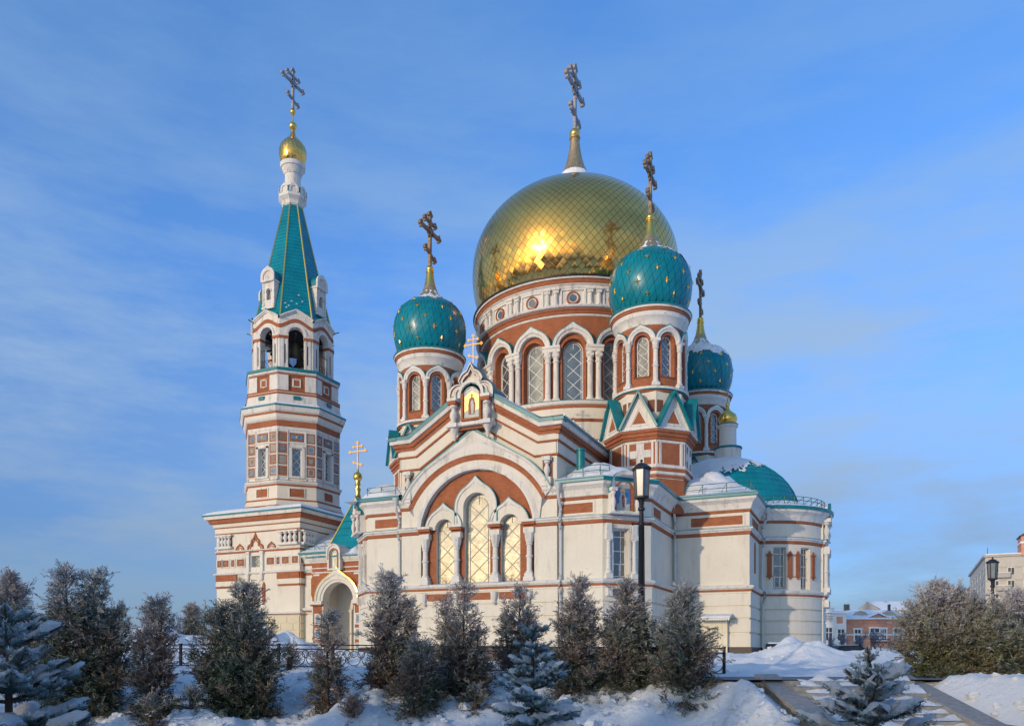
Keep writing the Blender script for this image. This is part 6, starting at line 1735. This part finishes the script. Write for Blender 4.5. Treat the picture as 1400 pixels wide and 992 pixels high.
g_ = MB(); g_.box(Q, .2, L * .5, -6, .1, 6.9, 7.7, 'house_white', back=True); g_.box(Q, .15, L * .52, -6, .2, 7.7, 7.85, 'snow', back=True); g_.box(Q, L * .6, L * .85, 0, .05, 5.0, 6.2, 'house_brick'); g_.build('parapet', h)
house('back_house', 'low grey building with a wide snowy roof rising behind the brick house', 'house', 1206, 1262, 190, 190, -1, 10.2, 14, 'panel_grey', lambda L: [(L * (.2 + .2 * k), 1.0, 8.2, 9.4, 0) for k in range(4)], 2.4)
house('workshop', 'flat-roofed grey building peeping over the white house front', 'house', 1110, 1153, 230, 230, -1, 11.8, 12, 'panel_grey', lambda L: [(L * .5, .8, 9.5, 10.8, 0)], .2)
# apartment block at the right edge
a = spot(1347, 170); o = Vector((*a, -1.5)); ab = empty('apartment_block', tuple(o)); tag(ab, 'pale six-storey apartment block with balconies cut off by the right edge', 'building')
b = spot(1674, 151.7); P = plane(*a, *b); Lf = P.len; Q = lambda s, d, z: tuple(Vector(P(s, d, z)) - o)
e_ = spot(1326, 214); P2 = plane(*e_, *a); L2 = P2.len; Q2 = lambda s, d, z: tuple(Vector(P2(s, d, z)) - o)
m = MB(); ZT = 20.6
m.box(Q, 0, Lf, -14, 0, -1.5, ZT, 'panel_pale', back=True); m.box(Q2, 0, L2, -14, 0, -1.5, ZT - .02, 'panel_pale', back=True)
m.box(Q, -.3, Lf + .3, -14, .4, ZT, ZT + .5, 'panel_grey', back=True); m.box(Q2, -.3, L2 - .1, -14, .4, ZT + .01, ZT + .48, 'panel_grey', back=True); m.box(Q, 0, Lf, -13, 0, ZT + .5, ZT + .7, 'snow', back=True)
for k in range(8):
    m.box(Q, 0, Lf, 0, .06, -1.5 + 2.8 * k, -1.2 + 2.8 * k, 'panel_grey')
    m.box(Q2, 0, L2, 0, .06, -1.5 + 2.8 * k, -1.2 + 2.8 * k, 'panel_grey')
m.build('wall', ab)
m = MB(); m.box(Q, 6.6, 12, -6, .5, ZT, ZT + 4.2, 'house_brick', back=True); m.box(Q, 6.4, 12.2, -6, .7, ZT + 2.6, ZT + 3.0, 'house_white', back=True); m.prism(Q, [(6.2, ZT + 4.2), (9.3, ZT + 6.2), (12.4, ZT + 4.2)], -6, .9, 'granite', back=True); m.build('stair_tower', ab)
for k in range(7):
    z = -.5 + 2.8 * k
    for j in range(3):
        s = 1.9 + j * 2.9
        w_ = MB(); w_.box(Q, s - .6, s + .6, .0, .05, z + .4, z + 1.9, 'window_dark'); w_.box(Q, s - .68, s - .58, 0, .1, z + .3, z + 2.0, 'house_white'); w_.box(Q, s + .58, s + .68, 0, .1, z + .3, z + 2.0, 'house_white'); w_.box(Q, s - .04, s + .04, 0, .1, z + .4, z + 1.9, 'house_white'); w_.box(Q, s - .68, s + .68, 0, .1, z + 1.9, z + 2.0, 'house_white'); w_.build('window', ab)
    for j in range(2):
        s = 3.3 + j * 5.2
        w_ = MB(); w_.box(Q, s - 1.3, s + 1.3, 0, 1.1, z - .3, z + .75, 'panel_grey', back=True); w_.box(Q, s - 1.35, s + 1.35, 0, 1.15, z + .75, z + .85, 'house_white', back=True); w_.build('balcony', ab)
    for j in range(6):
        s = 3.5 + j * (L2 - 6) / 5
        w_ = MB(); w_.box(Q2, s - 1.0, s + 1.0, .0, .05, z + .4, z + 1.9, 'window_dark'); w_.box(Q2, s - .05, s + .05, 0, .1, z + .4, z + 1.9, 'house_white'); w_.box(Q2, s - 1.1, s + 1.1, 0, .12, z + 1.9, z + 2.05, 'house_white'); w_.build('window', ab)
m = MB(); m.tube([Q(.5, -1, ZT + .5), Q(.5, -1, ZT + 2.2)], .05, 'iron', 5); m.tube([Q2(5, -1, ZT), Q2(5, -1, ZT + 2.8)], .05, 'iron', 5); m.build('aerial', ab)
house('tower_block', 'pale slab tower far away between the leftmost trees', 'building', 18, 46, 420, 428, -3, 28.2, 12, 'panel_pale', lambda L: [(L * .2 + L * .3 * j, 1.2, 3 + 4 * k, 5 + 4 * k, 0) for j in range(3) for k in range(6)], .1)

# cars half hidden behind the snow heaps
def car(px, t, zb, ang, label, paint):
    x, y = spot(px, t); c = empty('parked_car', (x, y, zb), None, ang); tag(c, label, 'car', 'cars parked behind the snow')
    P = lambda s, d, z: (s, d, z); m = MB()
    side = [(-2.1, .35), (-2.15, .75), (-1.95, .95), (-1.3, 1.02), (-.75, 1.42), (.7, 1.45), (1.3, 1.1), (2.0, 1.0), (2.2, .7), (2.15, .35)]
    rows = [[P(s, w_ * (.8 if z > 1.05 else 1), z) for s, z in side] for w_ in (-.86, -.80, .80, .86)]
    m.prism(P, [(s, z) for s, z in side if True], -.82, .82, paint, back=True)
    m.prism(P, [(s, z) for s, z in side if z < 1.03], -.88, .88, paint, back=True); m.build('body', c)
    g_ = MB()
    for d_ in (-.83, .80): g_.prism(P, [(-1.15, 1.04), (-.68, 1.38), (.62, 1.4), (1.1, 1.08)], d_, d_ + .03, 'window_dark', back=True)
    g_.build('window', c)
    for s in (-1.3, 1.35):
        for d_ in (-.9, .72):
            w_ = MB(); rr = .32; w_.prism(P, [(s + rr * math.cos(2 * PI * i / 18), .32 + rr * math.sin(2 * PI * i / 18)) for i in range(18)], d_, d_ + .18, 'iron', back=True); w_.prism(P, [(s + .19 * math.cos(2 * PI * i / 12), .32 + .19 * math.sin(2 * PI * i / 12)) for i in range(12)], d_ - .01, d_ + .19, 'pipe', back=True); w_.build('wheel', c)
    sn_ = MB(); sn_.prism(P, [(-.72, 1.43), (.68, 1.46), (.6, 1.52), (-.6, 1.5)], -.7, .7, 'snow', back=True); sn_.build('snow', c)
car(1157, 60, -.98, math.atan2(RT[1], RT[0]), 'dark car beyond the snow heap in front of the brick house', 'iron')
car(1069, 43.2, -1.0, math.atan2(RT[1], RT[0]) + 1.2, 'dark car tucked against the apse behind the snow heap', 'dark')

# the wood across the square, behind the viewer: it shades the foreground and shows in the gilding
wd = MB(); rs = random.Random(5)
for i in range(150):
    x = -150 + 300 * i / 150 + rs.uniform(-1, 1); y = -112 + rs.uniform(-5, 5); H = rs.uniform(13.5, 19) ; w0 = rs.uniform(.9, 2.0)
    wd.lathe((x, y, -2), [(w0 * .7, 0), (w0, H * .3), (w0 * .8 * rs.uniform(.8, 1.2), H * .6), (w0 * .45, H * .85), (.05, H)], 'bark', 7, False, rot=rs.uniform(0, 1))
wd.box(lambda s, d, z: (s, -112 + d, z), -150, 150, 0, 1, -2, 8, 'bark')
tag(wd.build('distant_wood'), 'dark bare wood far across the square', 'wood', kind='stuff')

# ---------------------------------------------------------------- light, sky, camera
SUN_EL = R_(10.5); SX, SY = -.30, -.954
az = math.atan2(SY, SX)
sl = bpy.data.lights.new('sun', 'SUN'); sl.energy = 2.0; sl.angle = R_(.9); sl.color = (1, .825, .61)
so = bpy.data.objects.new('sun', sl); COL.objects.link(so)
dirv = Vector((math.cos(SUN_EL) * math.cos(az), math.cos(SUN_EL) * math.sin(az), math.sin(SUN_EL)))
so.rotation_euler = dirv.to_track_quat('Z', 'Y').to_euler(); so.location = (0, -60, 60)
W_ = bpy.data.worlds.new('World'); S.world = W_; W_.use_nodes = True; nt = W_.node_tree; nt.nodes.clear()
sky = N(nt, 'ShaderNodeTexSky', sky_type='NISHITA'); sky.sun_disc = False; sky.sun_elevation = SUN_EL
sky.sun_rotation = math.atan2(SX, SY)     # measured from +y towards +x
sky.air_density = 1.0; sky.dust_density = .6; sky.ozone_density = 4.0; sky.altitude = 100
tc = N(nt, 'ShaderNodeTexCoord'); mp = N(nt, 'ShaderNodeMapping'); mp.inputs['Scale'].default_value = (1.6, 1.6, 6.5); mp.inputs['Rotation'].default_value = (.12, .05, .4)
nt.links.new(tc.outputs['Generated'], mp.inputs[0])
n1 = noise_n(nt, 1.7, 7, .62, mp.outputs[0])
r1 = ramp(nt, n1.outputs[0], [(.36, (0, 0, 0)), (.62, (1, 1, 1))])
sep = N(nt, 'ShaderNodeSeparateXYZ'); nt.links.new(tc.outputs['Generated'], sep.inputs[0])
r2 = ramp(nt, sep.outputs[2], [(.0, (.95, .95, .95)), (.2, (.9, .9, .9)), (.36, (.82, .82, .82)), (.5, (.45, .45, .45)), (.65, (.2, .2, .2))])
mu = N(nt, 'ShaderNodeMath', operation='MULTIPLY'); nt.links.new(r1.outputs[0], mu.inputs[0]); nt.links.new(r2.outputs[0], mu.inputs[1])
r3 = ramp(nt, sep.outputs[2], [(.0, (0.639, 0.704, 0.991)), (.14, (0.767, 0.831, 1.119)), (.26, (1.311, 1.231, 1.406)), (.42, (1.374, 1.598, 1.950)), (.64, (1.486, 1.823, 2.158)), (.78, (2.7, 2.9, 3.1))])  # sky tint by height; the unseen zenith is brightened to add fill light
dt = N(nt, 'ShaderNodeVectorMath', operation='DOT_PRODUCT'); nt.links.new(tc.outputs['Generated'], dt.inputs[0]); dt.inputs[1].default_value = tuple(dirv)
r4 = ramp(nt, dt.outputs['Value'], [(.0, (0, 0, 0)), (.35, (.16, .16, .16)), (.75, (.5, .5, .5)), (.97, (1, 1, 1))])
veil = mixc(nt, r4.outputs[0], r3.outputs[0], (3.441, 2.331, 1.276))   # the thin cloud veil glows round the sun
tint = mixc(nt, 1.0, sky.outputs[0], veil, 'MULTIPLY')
cc = ramp(nt, sep.outputs[2], [(.0, (.27, .43, .66)), (.14, (.35, .51, .74)), (.27, (.45, .64, .90)), (.45, (.40, .61, .90)), (.6, (.33, .57, .90))])
sc5 = N(nt, 'ShaderNodeVectorMath', operation='SCALE'); nt.links.new(cc.outputs[0], sc5.inputs[0]); sc5.inputs['Scale'].default_value = 4.9
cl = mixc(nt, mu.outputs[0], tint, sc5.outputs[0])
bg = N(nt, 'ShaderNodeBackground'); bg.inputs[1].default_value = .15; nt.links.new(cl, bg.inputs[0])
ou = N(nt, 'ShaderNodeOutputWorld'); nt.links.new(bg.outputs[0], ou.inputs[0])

cam = bpy.data.cameras.new('camera'); co = bpy.data.objects.new('camera', cam); COL.objects.link(co)
cam.sensor_width = 36; cam.lens = 36 * 1060 / 1400; cam.shift_y = (890 - 496) / 1400; cam.clip_end = 8000
co.location = (CX, CY, 0); co.rotation_euler = (PI / 2, 0, math.atan2(-FW[0], FW[1]))
S.camera = co
vs = S.view_settings; vs.view_transform = 'Standard'; vs.look = 'None'; vs.gamma = 1; vs.use_curve_mapping = False; vs.exposure = 0.15
